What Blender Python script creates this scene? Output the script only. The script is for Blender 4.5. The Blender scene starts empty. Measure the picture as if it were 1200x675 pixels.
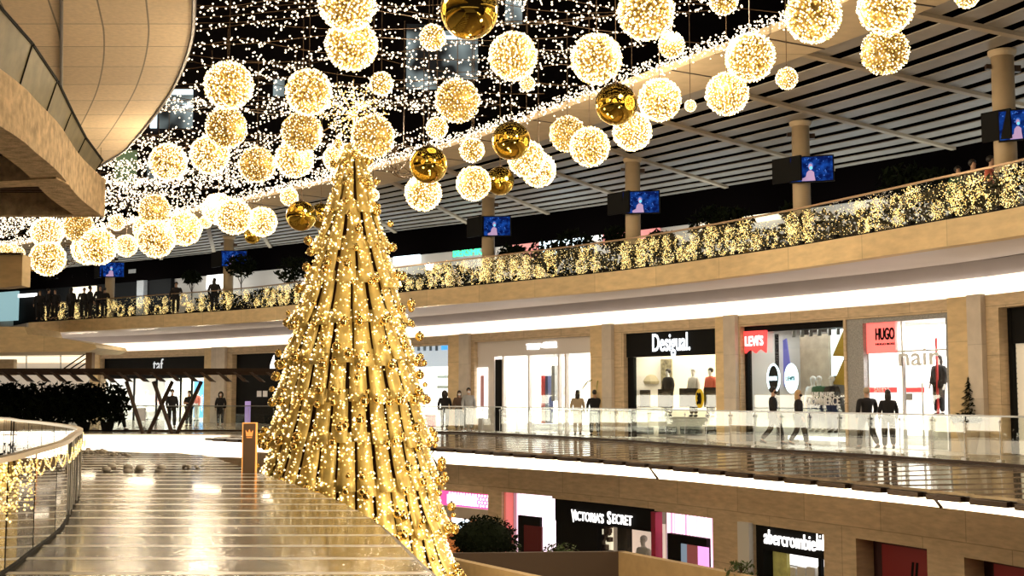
import bpy, math, random
import numpy as np
from mathutils import Vector, Matrix
random.seed(7); rng = np.random.default_rng(7)
PI = math.pi
sc = bpy.context.scene
C = sc.collection

# ------------------------------------------------------------------ camera / world / exposure
F = 1455.0
PITCH = math.atan(125.5 / F)
EYE = Vector((0, 0, 1.55))
cam_d = bpy.data.cameras.new('camera'); cam = bpy.data.objects.new('camera', cam_d); C.objects.link(cam)
cam.location = EYE; cam.rotation_euler = (PI / 2 + PITCH, 0, 0)
cam_d.sensor_width = 36; cam_d.lens = 36 * F / 1200; cam_d.clip_end = 500
sc.camera = cam
sc.view_settings.view_transform = 'Standard'; sc.view_settings.look = 'None'
sc.view_settings.gamma = 1; sc.view_settings.use_curve_mapping = False
sc.view_settings.exposure = 0.25
w = bpy.data.worlds.new('night'); sc.world = w; w.use_nodes = True
w.node_tree.nodes['Background'].inputs[0].default_value = (0.012, 0.009, 0.010, 1)
w.node_tree.nodes['Background'].inputs[1].default_value = 1.0
sc.cycles.max_bounces = 6; sc.cycles.diffuse_bounces = 3; sc.cycles.glossy_bounces = 4
sc.cycles.transparent_max_bounces = 24; sc.cycles.transmission_bounces = 6
sc.cycles.sample_clamp_indirect = 4.0; sc.cycles.caustics_reflective = False; sc.cycles.caustics_refractive = False
sc.cycles.use_denoising = True

def area_lamp(name, loc, rot, sx, sy, power, col):
    d = bpy.data.lights.new(name, 'AREA'); d.shape = 'RECTANGLE'; d.size = sx; d.size_y = sy
    d.energy = power; d.color = col
    o = bpy.data.objects.new(name, d); C.objects.link(o); o.location = loc; o.rotation_euler = rot
    return o
def point_lamp(name, loc, power, col, r=0.3):
    d = bpy.data.lights.new(name, 'POINT'); d.energy = power; d.color = col; d.shadow_soft_size = r
    o = bpy.data.objects.new(name, d); C.objects.link(o); o.location = loc
    return o
WARM = (1.0, 0.80, 0.54)
# the glow of the light net over the atrium
for (x, y, z, p) in [(3, 22, 8.6, 750), (-3.5, 30, 8.0, 900), (-2.5, 19, 8.6, 230), (-10, 40, 8.2, 900), (-16, 52, 8.4, 800), (1.5, 31, 7.6, 700), (4.0, 17, 3.0, 500)]:
    point_lamp('net_glow', (x, y, z), p, WARM, 0.5)
# point lamps in front of the tree standing in the court
for (x, y, z, p) in [(-1.2, 24.2, 3.4, 160), (-0.6, 24.0, 0.2, 190), (-3.9, 23.4, 4.6, 120), (-0.4, 25.0, -1.5, 160)]:
    point_lamp('tree_front_lamp', (x, y, z), p, WARM, 0.4)

# ------------------------------------------------------------------ pixel -> world helpers
def ray(px, py):
    u = (px - 600) / F; v = (337.5 - py) / F
    return Vector((u, math.cos(PITCH) - v * math.sin(PITCH), math.sin(PITCH) + v * math.cos(PITCH)))
def at_z(px, py, z):
    r = ray(px, py); return EYE + r * ((z - EYE.z) / r.z)
def at_d(px, py, D):
    r = ray(px, py); return EYE + r * (D / r.y)

class PxRect(tuple): pass
class Line:
    """smooth plan curve, listed from the viewer's left to right; its normal faces the atrium"""
    def __init__(s, pts, sub=10):
        P = [np.array(p, float) for p in pts]
        Q = [2 * P[0] - P[1]] + P + [2 * P[-1] - P[-2]]
        out = []
        for i in range(1, len(Q) - 2):
            p0, p1, p2, p3 = Q[i - 1:i + 3]
            for k in range(sub):
                t = k / sub
                out.append(0.5 * ((2 * p1) + (-p0 + p2) * t + (2 * p0 - 5 * p1 + 4 * p2 - p3) * t * t + (-p0 + 3 * p1 - 3 * p2 + p3) * t ** 3))
        out.append(P[-1]); s.p = np.array(out)
        d = np.linalg.norm(np.diff(s.p, axis=0), axis=1); s.s = np.concatenate([[0], np.cumsum(d)]); s.L = s.s[-1]
    def at(s, t):
        return np.array([np.interp(t, s.s, s.p[:, 0]), np.interp(t, s.s, s.p[:, 1])])
    def tan(s, t):
        a = s.at(max(0, t - .4)); b = s.at(min(s.L, t + .4)); d = b - a; return d / np.linalg.norm(d)
    def off(s, t, o):
        T = s.tan(t); return s.at(t) + np.array([T[1], -T[0]]) * o
    def ang(s, t):
        T = s.tan(t); return math.atan2(T[1], T[0])
    def hit(s, px, py, off=0.0):
        r = ray(px, py); m = r.x / r.y
        P = s.p if off == 0 else s.offp(off)
        f = P[:, 0] - m * P[:, 1]
        idx = np.where((f[:-1] <= 0) & (f[1:] > 0))[0]
        if len(idx) == 0: return (0.0 if f[0] > 0 else s.L), 0.0
        i = idx[0]; k = f[i] / (f[i] - f[i + 1]); S = s.s[i] + k * (s.s[i + 1] - s.s[i])
        Y = P[i, 1] + k * (P[i + 1, 1] - P[i, 1])
        return S, EYE.z + r.z / r.y * Y
    def offp(s, o):
        if not hasattr(s, '_c'): s._c = {}
        o = round(o, 3)
        if o not in s._c: s._c[o] = np.array([s.off(t, o) for t in s.s])
        return s._c[o]
    def rect(s, x0, y0, x1, y1, off=0.0):
        ym = (y0 + y1) / 2; xm = (x0 + x1) / 2
        r = PxRect((s.hit(x0, ym, off)[0], s.hit(x1, ym, off)[0], s.hit(xm, y1, off)[1], s.hit(xm, y0, off)[1])); r.px = (x0, y0, x1, y1); return r

# ------------------------------------------------------------------ mesh collectors
class MB:
    def __init__(s): s.v = []; s.f = []; s.uv = []; s.mi = []; s.cur = 0
    def quad(s, a, b, c, d, uv=None):
        n = len(s.v); s.v += [tuple(a), tuple(b), tuple(c), tuple(d)]; s.f.append((n, n + 1, n + 2, n + 3))
        s.uv.append(uv or [(0, 0), (1, 0), (1, 1), (0, 1)]); s.mi.append(s.cur)
    def hexa(s, p, us=None):
        # p: 8 points, bottom 4 then top 4 (same order)
        n = len(s.v); s.v += [tuple(q) for q in p]
        for f in ((0, 3, 2, 1), (4, 5, 6, 7), (0, 1, 5, 4), (1, 2, 6, 5), (2, 3, 7, 6), (3, 0, 4, 7)):
            s.f.append(tuple(n + i for i in f)); s.mi.append(s.cur)
            if us is None or f[0:2] in ((0, 3), (4, 5)): s.uv.append([(p[i][0], p[i][1]) for i in f])
            else: s.uv.append([(us[i % 4], p[i][2]) for i in f])
    def box(s, c, d, rz=0.0):
        cx, cy, cz = c; hx, hy, hz = d[0] / 2, d[1] / 2, d[2] / 2; co, si = math.cos(rz), math.sin(rz)
        P = [(cx + x * hx * co - y * hy * si, cy + x * hx * si + y * hy * co, cz + z * hz) for z in (-1, 1) for x, y in ((-1, -1), (1, -1), (1, 1), (-1, 1))]
        U = [p[0] * co + p[1] * si for p in P[:4]]
        s.hexa(P, U); return s
    def tube(s, pts, r, n=8, cap=True):
        pts = [Vector(p) for p in pts]; rs = r if isinstance(r, (list, tuple)) else [r] * len(pts)
        base = len(s.v)
        up = Vector((0, 0, 1))
        for i, p in enumerate(pts):
            t = (pts[min(i + 1, len(pts) - 1)] - pts[max(i - 1, 0)]).normalized()
            a = t.cross(up)
            if a.length < 1e-3: a = t.cross(Vector((1, 0, 0)))
            a.normalize(); b = t.cross(a)
            for k in range(n):
                an = 2 * PI * k / n; s.v.append(tuple(p + (a * math.cos(an) + b * math.sin(an)) * rs[i]))
        for i in range(len(pts) - 1):
            for k in range(n):
                s.f.append((base + i * n + k, base + i * n + (k + 1) % n, base + (i + 1) * n + (k + 1) % n, base + (i + 1) * n + k))
                s.uv.append([(0, 0)] * 4); s.mi.append(s.cur)
        if cap:
            for i in (0, len(pts) - 1):
                f = [base + i * n + k for k in range(n)]
                s.f.append(tuple(f)); s.uv.append([(0, 0)] * n); s.mi.append(s.cur)
        return s
    def lathe(s, prof, c=(0, 0, 0), n=16, sx=1, sy=1):
        base = len(s.v)
        for r, z in prof:
            for k in range(n):
                a = 2 * PI * k / n; s.v.append((c[0] + r * math.cos(a) * sx, c[1] + r * math.sin(a) * sy, c[2] + z))
        for i in range(len(prof) - 1):
            for k in range(n):
                s.f.append((base + i * n + k, base + i * n + (k + 1) % n, base + (i + 1) * n + (k + 1) % n, base + (i + 1) * n + k))
                s.uv.append([(0, 0)] * 4); s.mi.append(s.cur)
        for i in (0, len(prof) - 1):
            s.f.append(tuple(base + i * n + k for k in range(n))); s.uv.append([(0, 0)] * n); s.mi.append(s.cur)
        return s
    def ball(s, c, rx, ry=None, rz=None, n=12, m=8):
        ry = ry or rx; rz = rz or rx; k = [(max(1e-3, math.sin(PI * i / m)), -math.cos(PI * i / m)) for i in range(m + 1)]
        return s.lathe([(a * rx, b * rz) for a, b in k], c, n, 1, ry / rx)
    def prism(s, poly, a, b, axis='y'):
        # polygon in (x,z) extruded along y (axis y) or polygon in (x,y) along z
        n = len(poly); base = len(s.v)
        for t in (a, b):
            for p in poly: s.v.append((p[0], t, p[1]) if axis == 'y' else (p[0], p[1], t))
        s.f.append(tuple(base + i for i in range(n))); s.uv.append([(p[0], p[1]) for p in poly]); s.mi.append(s.cur)
        s.f.append(tuple(base + n + i for i in reversed(range(n)))); s.uv.append([(p[0], p[1]) for p in reversed(poly)]); s.mi.append(s.cur)
        for i in range(n):
            j = (i + 1) % n
            s.f.append((base + i, base + n + i, base + n + j, base + j)); s.uv.append([(0, 0)] * 4); s.mi.append(s.cur)
        return s
    def strip(s, ln, s0, s1, z0, z1, o0, o1, step=0.9, taper=None):
        """solid curved bar following a line, between two offsets from it"""
        n = max(1, int(math.ceil((s1 - s0) / step)))
        T = np.linspace(s0, s1, n + 1)
        lo, hi = min(o0, o1), max(o0, o1)
        A = [ln.off(t, hi) for t in T]; B = [ln.off(t, lo) for t in T]
        base = len(s.v)
        for i in range(n + 1):
            s.v += [(A[i][0], A[i][1], z0), (A[i][0], A[i][1], z1), (B[i][0], B[i][1], z1), (B[i][0], B[i][1], z0)]
        for i in range(n):
            q = base + 4 * i; u0, u1 = T[i], T[i + 1]
            s.f.append((q, q + 4, q + 5, q + 1)); s.uv.append([(u0, z0), (u1, z0), (u1, z1), (u0, z1)])
            s.f.append((q + 1, q + 5, q + 6, q + 2)); s.uv.append([(u0, hi), (u1, hi), (u1, lo), (u0, lo)])
            s.f.append((q + 2, q + 6, q + 7, q + 3)); s.uv.append([(u0, z1), (u1, z1), (u1, z0), (u0, z0)])
            s.f.append((q + 3, q + 7, q + 4, q)); s.uv.append([(u0, lo), (u1, lo), (u1, hi), (u0, hi)])
            s.mi += [s.cur] * 4
        q = base; s.f.append((q, q + 1, q + 2, q + 3)); s.uv.append([(hi, z0), (hi, z1), (lo, z1), (lo, z0)]); s.mi.append(s.cur)
        q = base + 4 * n; s.f.append((q + 3, q + 2, q + 1, q)); s.uv.append([(lo, z0), (lo, z1), (hi, z1), (hi, z0)]); s.mi.append(s.cur)
        return s
    def between(s, la, lb, z0, z1, n=60, f0=0.0, f1=1.0, ka=0.0, kb=1.0):
        """slab between two lines (at fractions ka..kb from la to lb)"""
        T = np.linspace(f0, f1, n + 1); base = len(s.v)
        for t in T:
            a = la.at(t * la.L); b = lb.at(t * lb.L); p = a + (b - a) * ka; q = a + (b - a) * kb
            s.v += [(p[0], p[1], z0), (p[0], p[1], z1), (q[0], q[1], z1), (q[0], q[1], z0)]
        for i in range(n):
            q = base + 4 * i
            for k in range(4):
                a, b = k, (k + 1) % 4
                f = (q + a, q + 4 + a, q + 4 + b, q + b); s.f.append(f); s.uv.append([(s.v[j][0], s.v[j][1]) for j in f]); s.mi.append(s.cur)
        for q in (base, base + 4 * n):
            f = (q, q + 1, q + 2, q + 3); s.f.append(f); s.uv.append([(0, 0)] * 4); s.mi.append(s.cur)
        return s
    def build(s, name, mats, parent=None, smooth=False, loc=None, mod=None):
        me = bpy.data.meshes.new(name); me.from_pydata(s.v, [], s.f)
        if not isinstance(mats, (list, tuple)): mats = [mats]
        for m in mats: me.materials.append(m)
        if len(mats) > 1: me.polygons.foreach_set('material_index', s.mi)
        uvl = me.uv_layers.new(name='UVMap'); flat = [c for f in s.uv for p in f for c in p]
        uvl.data.foreach_set('uv', flat)
        if smooth: me.polygons.foreach_set('use_smooth', [True] * len(s.f))
        import bmesh
        bm = bmesh.new(); bm.from_mesh(me); bmesh.ops.recalc_face_normals(bm, faces=bm.faces); bm.to_mesh(me); bm.free()
        o = bpy.data.objects.new(name, me); C.objects.link(o)
        if parent is not None: o.parent = parent
        if loc is not None: o.location = loc
        return o

OCT_V = np.array([(1, 0, 0), (-1, 0, 0), (0, 1, 0), (0, -1, 0), (0, 0, 1), (0, 0, -1)], float)
OCT_F = np.array([(0, 2, 4), (2, 1, 4), (1, 3, 4), (3, 0, 4), (2, 0, 5), (1, 2, 5), (3, 1, 5), (0, 3, 5)])
def bulb_mesh(name, pts, rad, mats, mi=None):
    pts = np.asarray(pts, float); n = len(pts); rad = np.broadcast_to(np.asarray(rad, float), (n,))
    V = (pts[:, None, :] + OCT_V[None] * rad[:, None, None]).reshape(-1, 3)
    Fc = (OCT_F[None] + (np.arange(n) * 6)[:, None, None]).reshape(-1, 3)
    me = bpy.data.meshes.new(name); me.vertices.add(len(V)); me.vertices.foreach_set('co', V.ravel())
    me.loops.add(len(Fc) * 3); me.loops.foreach_set('vertex_index', Fc.ravel().astype(np.int32))
    me.polygons.add(len(Fc)); me.polygons.foreach_set('loop_start', np.arange(0, len(Fc) * 3, 3, dtype=np.int32))
    me.polygons.foreach_set('loop_total', np.full(len(Fc), 3, dtype=np.int32))
    for m in mats: me.materials.append(m)
    if mi is not None: me.polygons.foreach_set('material_index', np.repeat(np.asarray(mi, np.int32), 8))
    me.update(calc_edges=True); me.validate()
    return me
def link(name, me, parent=None, loc=None):
    o = bpy.data.objects.new(name, me); C.objects.link(o)
    if parent is not None: o.parent = parent
    if loc is not None: o.location = loc
    return o
def tag(o, label, cat, group=None, kind=None):
    o['label'] = label; o['category'] = cat
    if group: o['group'] = group
    if kind: o['kind'] = kind
    return o
def struct(o):
    o['kind'] = 'structure'; return o
def thing(name, label, cat, loc=(0, 0, 0), rz=0, group=None):
    o = bpy.data.objects.new(name, None); C.objects.link(o); o.location = loc; o.rotation_euler = (0, 0, rz)
    o.empty_display_size = .2
    return tag(o, label, cat, group)

# ------------------------------------------------------------------ materials
def mat(name, col=(.5, .5, .5), rough=.6, metal=0., emis=None, es=0., spec=.5, alpha=1., noise=None, bump=None, sample=None, brick=None, coat=0.):
    m = bpy.data.materials.new(name); m.use_nodes = True; nt = m.node_tree; b = nt.nodes['Principled BSDF']
    b.inputs['Base Color'].default_value = (*col, 1); b.inputs['Roughness'].default_value = rough; b.inputs['Metallic'].default_value = metal
    b.inputs['Specular IOR Level'].default_value = spec
    if coat: b.inputs['Coat Weight'].default_value = coat; b.inputs['Coat Roughness'].default_value = .05
    if emis: b.inputs['Emission Color'].default_value = (*emis, 1); b.inputs['Emission Strength'].default_value = es
    tc = nt.nodes.new('ShaderNodeTexCoord'); src = None
    if noise:   # (scale, amount, stretch xyz)
        nz = nt.nodes.new('ShaderNodeTexNoise'); nz.inputs['Scale'].default_value = noise[0]; nz.inputs['Detail'].default_value = 6
        mp = nt.nodes.new('ShaderNodeMapping'); mp.inputs['Scale'].default_value = noise[2] if len(noise) > 2 else (1, 1, 1)
        nt.links.new(tc.outputs['Object'], mp.inputs[0]); nt.links.new(mp.outputs[0], nz.inputs['Vector'])
        rp = nt.nodes.new('ShaderNodeValToRGB'); k = noise[1]
        rp.color_ramp.elements[0].color = (*[c * (1 - k) for c in col], 1); rp.color_ramp.elements[0].position = .3
        rp.color_ramp.elements[1].color = (*[min(1, c * (1 + k)) for c in col], 1); rp.color_ramp.elements[1].position = .7
        nt.links.new(nz.outputs['Fac'], rp.inputs[0]); src = rp.outputs[0]
        nt.links.new(src, b.inputs['Base Color'])
    if brick:   # (width, height, mortar, dark factor, offset)
        br = nt.nodes.new('ShaderNodeTexBrick'); br.inputs['Scale'].default_value = 1.0
        br.inputs['Brick Width'].default_value = brick[0]; br.inputs['Row Height'].default_value = brick[1]
        br.inputs['Mortar Size'].default_value = brick[2]; br.offset = brick[4] if len(brick) > 4 else 0.5
        br.inputs['Mortar Smooth'].default_value = .2
        br.inputs['Color1'].default_value = (*col, 1); br.inputs['Color2'].default_value = (*[c * .88 for c in col], 1)
        br.inputs['Mortar'].default_value = (*[c * brick[3] for c in col], 1)
        nt.links.new(tc.outputs['UV'], br.inputs['Vector'])
        if src:
            mx = nt.nodes.new('ShaderNodeMix'); mx.data_type = 'RGBA'; mx.blend_type = 'MULTIPLY'; mx.inputs[0].default_value = 1
            br.inputs['Color1'].default_value = (1, 1, 1, 1); br.inputs['Color2'].default_value = (.86, .86, .86, 1)
            br.inputs['Mortar'].default_value = (brick[3],) * 3 + (1,)
            nt.links.new(src, mx.inputs[6]); nt.links.new(br.outputs['Color'], mx.inputs[7]); src = mx.outputs[2]
            nt.links.new(src, b.inputs['Base Color'])
        else: nt.links.new(br.outputs['Color'], b.inputs['Base Color'])
    if bump:    # (scale, strength, stretch)
        nb = nt.nodes.new('ShaderNodeTexNoise'); nb.inputs['Scale'].default_value = bump[0]; nb.inputs['Detail'].default_value = 3
        mp2 = nt.nodes.new('ShaderNodeMapping'); mp2.inputs['Scale'].default_value = bump[2] if len(bump) > 2 else (1, 1, 1)
        nt.links.new(tc.outputs['Object'], mp2.inputs[0]); nt.links.new(mp2.outputs[0], nb.inputs['Vector'])
        bp = nt.nodes.new('ShaderNodeBump'); bp.inputs['Strength'].default_value = bump[1]; bp.inputs['Distance'].default_value = .05
        nt.links.new(nb.outputs['Fac'], bp.inputs['Height']); nt.links.new(bp.outputs[0], b.inputs['Normal'])
    if sample: m.cycles.emission_sampling = sample
    return m
def glass_mat(name, tint=(.93, .97, .95), refl=1.0, rough=0.01):
    m = bpy.data.materials.new(name); m.use_nodes = True; nt = m.node_tree; nt.nodes.clear()
    out = nt.nodes.new('ShaderNodeOutputMaterial'); mix = nt.nodes.new('ShaderNodeMixShader')
    tr = nt.nodes.new('ShaderNodeBsdfTransparent'); tr.inputs[0].default_value = (*tint, 1)
    gl = nt.nodes.new('ShaderNodeBsdfGlossy'); gl.inputs['Roughness'].default_value = rough; gl.inputs[0].default_value = (1, 1, 1, 1)
    fr = nt.nodes.new('ShaderNodeFresnel'); fr.inputs[0].default_value = 1.5
    ml = nt.nodes.new('ShaderNodeMath'); ml.operation = 'MULTIPLY'; ml.inputs[1].default_value = refl; ml.use_clamp = True
    ge = nt.nodes.new('ShaderNodeNewGeometry'); io = nt.nodes.new('ShaderNodeMath'); io.operation = 'MULTIPLY_ADD'; io.inputs[1].default_value = -.8333; io.inputs[2].default_value = 1.5
    nt.links.new(ge.outputs['Backfacing'], io.inputs[0]); nt.links.new(io.outputs[0], fr.inputs[0])
    nt.links.new(fr.outputs[0], ml.inputs[0]); nt.links.new(ml.outputs[0], mix.inputs[0])
    nt.links.new(tr.outputs[0], mix.inputs[1]); nt.links.new(gl.outputs[0], mix.inputs[2]); nt.links.new(mix.outputs[0], out.inputs[0])
    return m
def emi(name, col, s, sample=None): return mat(name, col, .5, emis=col, es=s, sample=sample)
TRAV = (.62, .48, .31)
M = dict(
    trav=mat('travertine', TRAV, .65, noise=(3, .16, (1, 1, 4)), brick=(2.4, 1.3, .012, .6)),
    travf=mat('travertine_fascia', (.74, .56, .31), .6, noise=(2, .12, (1, 1, 3)), brick=(3.1, 3.0, .015, .7, 0.)),
    trav2=mat('travertine_pale', (.62, .55, .47), .55, noise=(3, .08), brick=(5, 1.45, .01, .75)),
    concrete=mat('rough_concrete', (.52, .38, .22), .85, noise=(6, .35), bump=(25, .5)),
    soffit=mat('panel_soffit', (.72, .56, .36), .7, noise=(8, .1), brick=(1.05, 1.85, .022, .3, 0.)),
    beam=mat('plaster_beam', (.60, .47, .30), .7, noise=(3, .08), brick=(6, 6, .02, .5, 0.)),
    slat=mat('taupe_ceiling_slat', (.30, .26, .21), .5, noise=(2, .1)),
    slatbeam=mat('slat_carrier', (.42, .33, .22), .6),
    dark=mat('dark_void', (.002, .0015, .0015), .9, spec=.0),
    darkwood=mat('dark_wood', (.045, .028, .02), .55, noise=(3, .4, (12, 1, 1))),
    black=mat('black_panel', (.004, .004, .004), .7, spec=.15),
    blackcloth=mat('black_cloth', (.010, .009, .011), .9),
    whitew=mat('white_wall', (.8, .78, .74), .6),
    greyw=mat('grey_wall', (.30, .30, .30), .6, noise=(30, .3)),
    ceil=mat('white_plaster_ceiling', (.62, .58, .62), .55, noise=(.6, .05)),
    floor=mat('polished_stone_floor', (.60, .54, .47), .16, noise=(1, .06), brick=(1.2, 1.2, .01, .6, 0.)),
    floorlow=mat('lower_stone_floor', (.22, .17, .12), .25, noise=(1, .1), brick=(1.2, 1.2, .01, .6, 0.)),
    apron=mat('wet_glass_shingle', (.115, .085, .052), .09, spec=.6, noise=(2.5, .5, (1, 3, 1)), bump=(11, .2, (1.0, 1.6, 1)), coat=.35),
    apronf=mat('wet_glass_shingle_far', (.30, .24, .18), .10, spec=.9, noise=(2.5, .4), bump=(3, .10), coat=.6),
    lip=mat('shingle_lip_glint', (.92, .87, .78), .30),
    brown=mat('dark_brown_metal', (.05, .03, .02), .4, metal=.5),
    steel=mat('brushed_steel', (.55, .55, .53), .3, metal=.9),
    glass=glass_mat('clear_glass', (.95, .97, .96), 1.0),
    rglass=glass_mat('railing_glass', (.93, .96, .94), .95),
    nglass=glass_mat('near_railing_glass', (.80, .82, .78), 4.5, .02),
    gglass=mat('greenish_glass', (.16, .13, .06), .5, spec=.15, noise=(4, .2)),
    cove=emi('cove_glow', (1.0, .86, .66), 1.35),
    cove2=emi('lower_cove_light', (1.0, .83, .58), 4.2),
    bulb=emi('warm_white_bulb', (1.0, .80, .48), 4.2, 'NONE'),
    bulb2=emi('gold_bulb', (1.0, .66, .20), 1.3, 'NONE'), bulb3=emi('soft_warm_bulb', (1.0, .78, .36), 2.0, 'NONE'),
    bulbn=emi('net_bulb', (1.0, .82, .58), 3.6, 'NONE'),
    goldshell=mat('gold_wire_mesh', (.50, .34, .10), .5, metal=.6, noise=(5, .6)),
    mirror=mat('mirror_gold', (.80, .55, .10), .07, metal=1.),
    wire=mat('brown_wire', (.10, .06, .03), .5, metal=.3),
    leaf=mat('tree_gold_panel', (.62, .46, .14), .42, metal=.35, noise=(5, .2)),
    inner=mat('tree_dark_core', (.07, .025, .012), .6),
    ornament=mat('gold_ornament', (.90, .66, .24), .12, metal=1.),
    foliage=mat('dark_foliage', (.006, .010, .004), .9, spec=.1),
    foliage2=mat('green_foliage', (.05, .08, .02), .6),
    pot=mat('pale_pot', (.55, .46, .34), .5),
    skin=mat('skin', (.50, .30, .20), .6),
    white=mat('white_gloss', (.82, .82, .82), .35),
    hair=mat('dark_hair', (.012, .008, .006), .5),
    blond=mat('blond_hair', (.50, .33, .16), .5),
    mask=mat('white_face_mask', (.8, .8, .82), .7),
)
def colmat(name, c, r=.8):
    if name not in M: M[name] = mat(name, c, r)
    return M[name]

# ------------------------------------------------------------------ plan lines (left -> right)
SF = Line([(-40, 84), (-24.5, 76.5), (-13.4, 67), (-4.7, 57.8), (0, 52), (3.8, 47), (6.6, 43.2), (8.6, 40.2), (10.4, 37.4), (11.8, 34.9), (12.9, 32.3), (13.9, 28), (14.4, 22), (14.5, 12)])
MR = Line([(-34, 57), (-26, 55.5), (-17, 54.2), (-11, 54.2), (-3.7, 52.4), (0, 49), (3.0, 44), (5.35, 38.9), (7.3, 35.2), (9.1, 32.0), (10.3, 29.2), (11.1, 26.9), (11.9, 22), (12, 12)])
UF = Line([at_z(x, y, 5.15)[:2] for x, y in ((33, 391), (150, 385), (300, 377), (470, 361), (600, 350.5), (740, 338), (900, 319), (1000, 305), (1100, 290), (1200, 275))] + [(12.3, 24), (12.6, 14)])
LW = Line([(-33, 33), (-31.5, 42), (-29, 48), (-24, 50.6), (-16, 51), (-11, 49.8), (-6.5, 46), (-2.5, 41.2), (0, 38.4), (2.4, 35.6), (4.5, 32.6), (6.1, 29.7), (7.5, 27.1), (8.6, 24.8), (9.5, 22.4), (10.4, 18), (10.8, 12), (10.9, 2)])
EA = Line([(-12.4, 49.9), (-8, 45.2), (-2.5, 40.2), (0, 36.6), (2.2, 33.3), (4.06, 29.6), (5.4, 26.6), (6.6, 23.8), (7.4, 21.5), (8.1, 19.5), (8.7, 15), (8.9, 8)])
RBP = [(-30, 71), (-24, 66.0), (-19.1, 61.0), (-14.8, 56.6), (-10.4, 52), (-6.2, 47.2), (-3.2, 43), (0, 38.3), (2.3, 34.5), (4.3, 31.2), (5.9, 28.4), (7.0, 26.2), (8.3, 22.5), (9.4, 17), (9.8, 8)]
RB = Line(RBP)
UB = Line([(-40, 90), (-24, 79), (-14.8, 72), (-6.5, 65), (0, 59.6), (5, 54.8), (10.1, 49.2), (13.6, 45), (16.2, 41.3), (18.5, 36), (20, 30), (21, 20), (21.3, 6)])
def rb_off(o):
    return Line([RB.off(s, o) for s in np.linspace(0, RB.L, 26)], 4)
RB2 = rb_off(-2.0)
LSP = [(-1.5, 4), (-3.6, 12), (-5.3, 20), (-6.95, 26.5), (-7.65, 29), (-8.7, 32), (-10.05, 35.3), (-12.5, 40.6), (-14.3, 43.9), (-19.9, 52), (-29, 62)]
LS = Line(LSP)
EDGE = [at_z(x, y, 0) for x, y in ((228, 532), (268, 542), (310, 556), (370, 576), (425, 601), (455, 625), (480, 650))]
NEL = Line([(-11.6, 34.8)] + [tuple(p[:2]) for p in EDGE] + [(-.55, 10.2), (-.2, 7)])
NRL = Line([(-30, 36.5), (-22, 35.2), (-13.7, 31.5), (-10.6, 27.0), (-8.4, 23.2), (-7.0, 20.2), (-6.05, 17.2), (-5.25, 14.6), (-4.75, 12.4), (-4.4, 10.7), (-4.1, 8), (-4.0, 3)])

def yz(line, Y):   # x on a line (as a function of Y)
    o = np.argsort(line.p[:, 1]); return float(np.interp(Y, line.p[o, 1], line.p[o, 0]))

# ------------------------------------------------------------------ structure: slabs, ceilings, walls
m = MB(); m.between(MR, SF, -.35, 0.0, 70); struct(m.build('floor', M['floor']))
m = MB(); m.strip(LW, 0, LW.hit(300, 520)[0], -.35, -.03, -4.6, -.13); struct(m.build('floor', M['floor']))
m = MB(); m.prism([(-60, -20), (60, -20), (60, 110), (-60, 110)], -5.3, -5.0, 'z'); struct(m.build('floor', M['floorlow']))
m = MB(); m.between(UF, SF, 5.17, 5.35, 140, 0, 1, .012, 1); struct(m.build('ceiling', M['ceil']))
m = MB(); m.strip(UF, 0, UF.L, 5.15, 5.80, -.35, 0.0, .8); struct(m.build('trim_1', M['travf']))
m = MB(); m.between(UF, UB, 5.5, 5.8, 70, 0, 1, .02, 1); struct(m.build('floor', M['floor']))
# ring beam around the opening
m = MB(); m.between(RB, RB2, 9.92, 10.12, 80); struct(m.build('trim_2', M['beam']))
m = MB()
for s in np.arange(1.5, RB.L, 3.4):
    m.strip(RB, s, s + .05, 9.905, 9.93, -2.0, 0, 1)
struct(m.build('trim_3', M['brown']))
m = MB(); m.between(RB2, UB, 11.2, 11.3, 70); struct(m.build('ceiling', M['dark']))
# slatted ceiling
NS = 12; cl = thing('slatted_ceiling', 'curved ceiling of taupe slats with dark gaps over the upper gallery', 'ceiling')
cl['kind'] = 'structure'
for k in range(NS):
    m = MB(); m.between(RB2, UB, 10.02, 10.05, 60, 0, 1, (k + .20) / NS, (k + .78) / NS); m.build('slat', M['slat'], cl)
m = MB()
for f in np.linspace(.01, .99, 22):
    a = RB2.at(f * RB2.L); b = UB.at(f * UB.L)
    ang = math.atan2(b[1] - a[1], b[0] - a[0]); c = (a + b) / 2
    m.box((c[0], c[1], 9.98), (np.linalg.norm(b - a), .20, .10), ang)
m.build('carrier_beam', M['slatbeam'], cl)
# upper back wall and dark bulkhead
m = MB(); m.strip(UB, 0, UB.L, 5.8, 8.9, -.3, 0, 1.5); struct(m.build('wall_upper', mat('upper_wall_paint', (.50, .45, .40), .6)))
m = MB(); m.strip(UB, 0, UB.L, 8.75, 10.6, -.4, .5, 1.5); struct(m.build('trim_4', M['dark']))
# added area lamps near the back wall, washing the slats and the wall
for s in np.arange(14, UB.L - 6, 7.0):
    p = UB.off(s, 1.6); area_lamp('upper_wash', (p[0], p[1], 7.0), (PI, 0, UB.ang(s)), 5, .8, 95, (.80, .94, 1.0))
    p = UB.off(s, 2.2); area_lamp('upper_shop_light', (p[0], p[1], 8.6), (math.radians(60), 0, UB.ang(s)), 4, .5, 35, (1, .93, .8))

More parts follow.
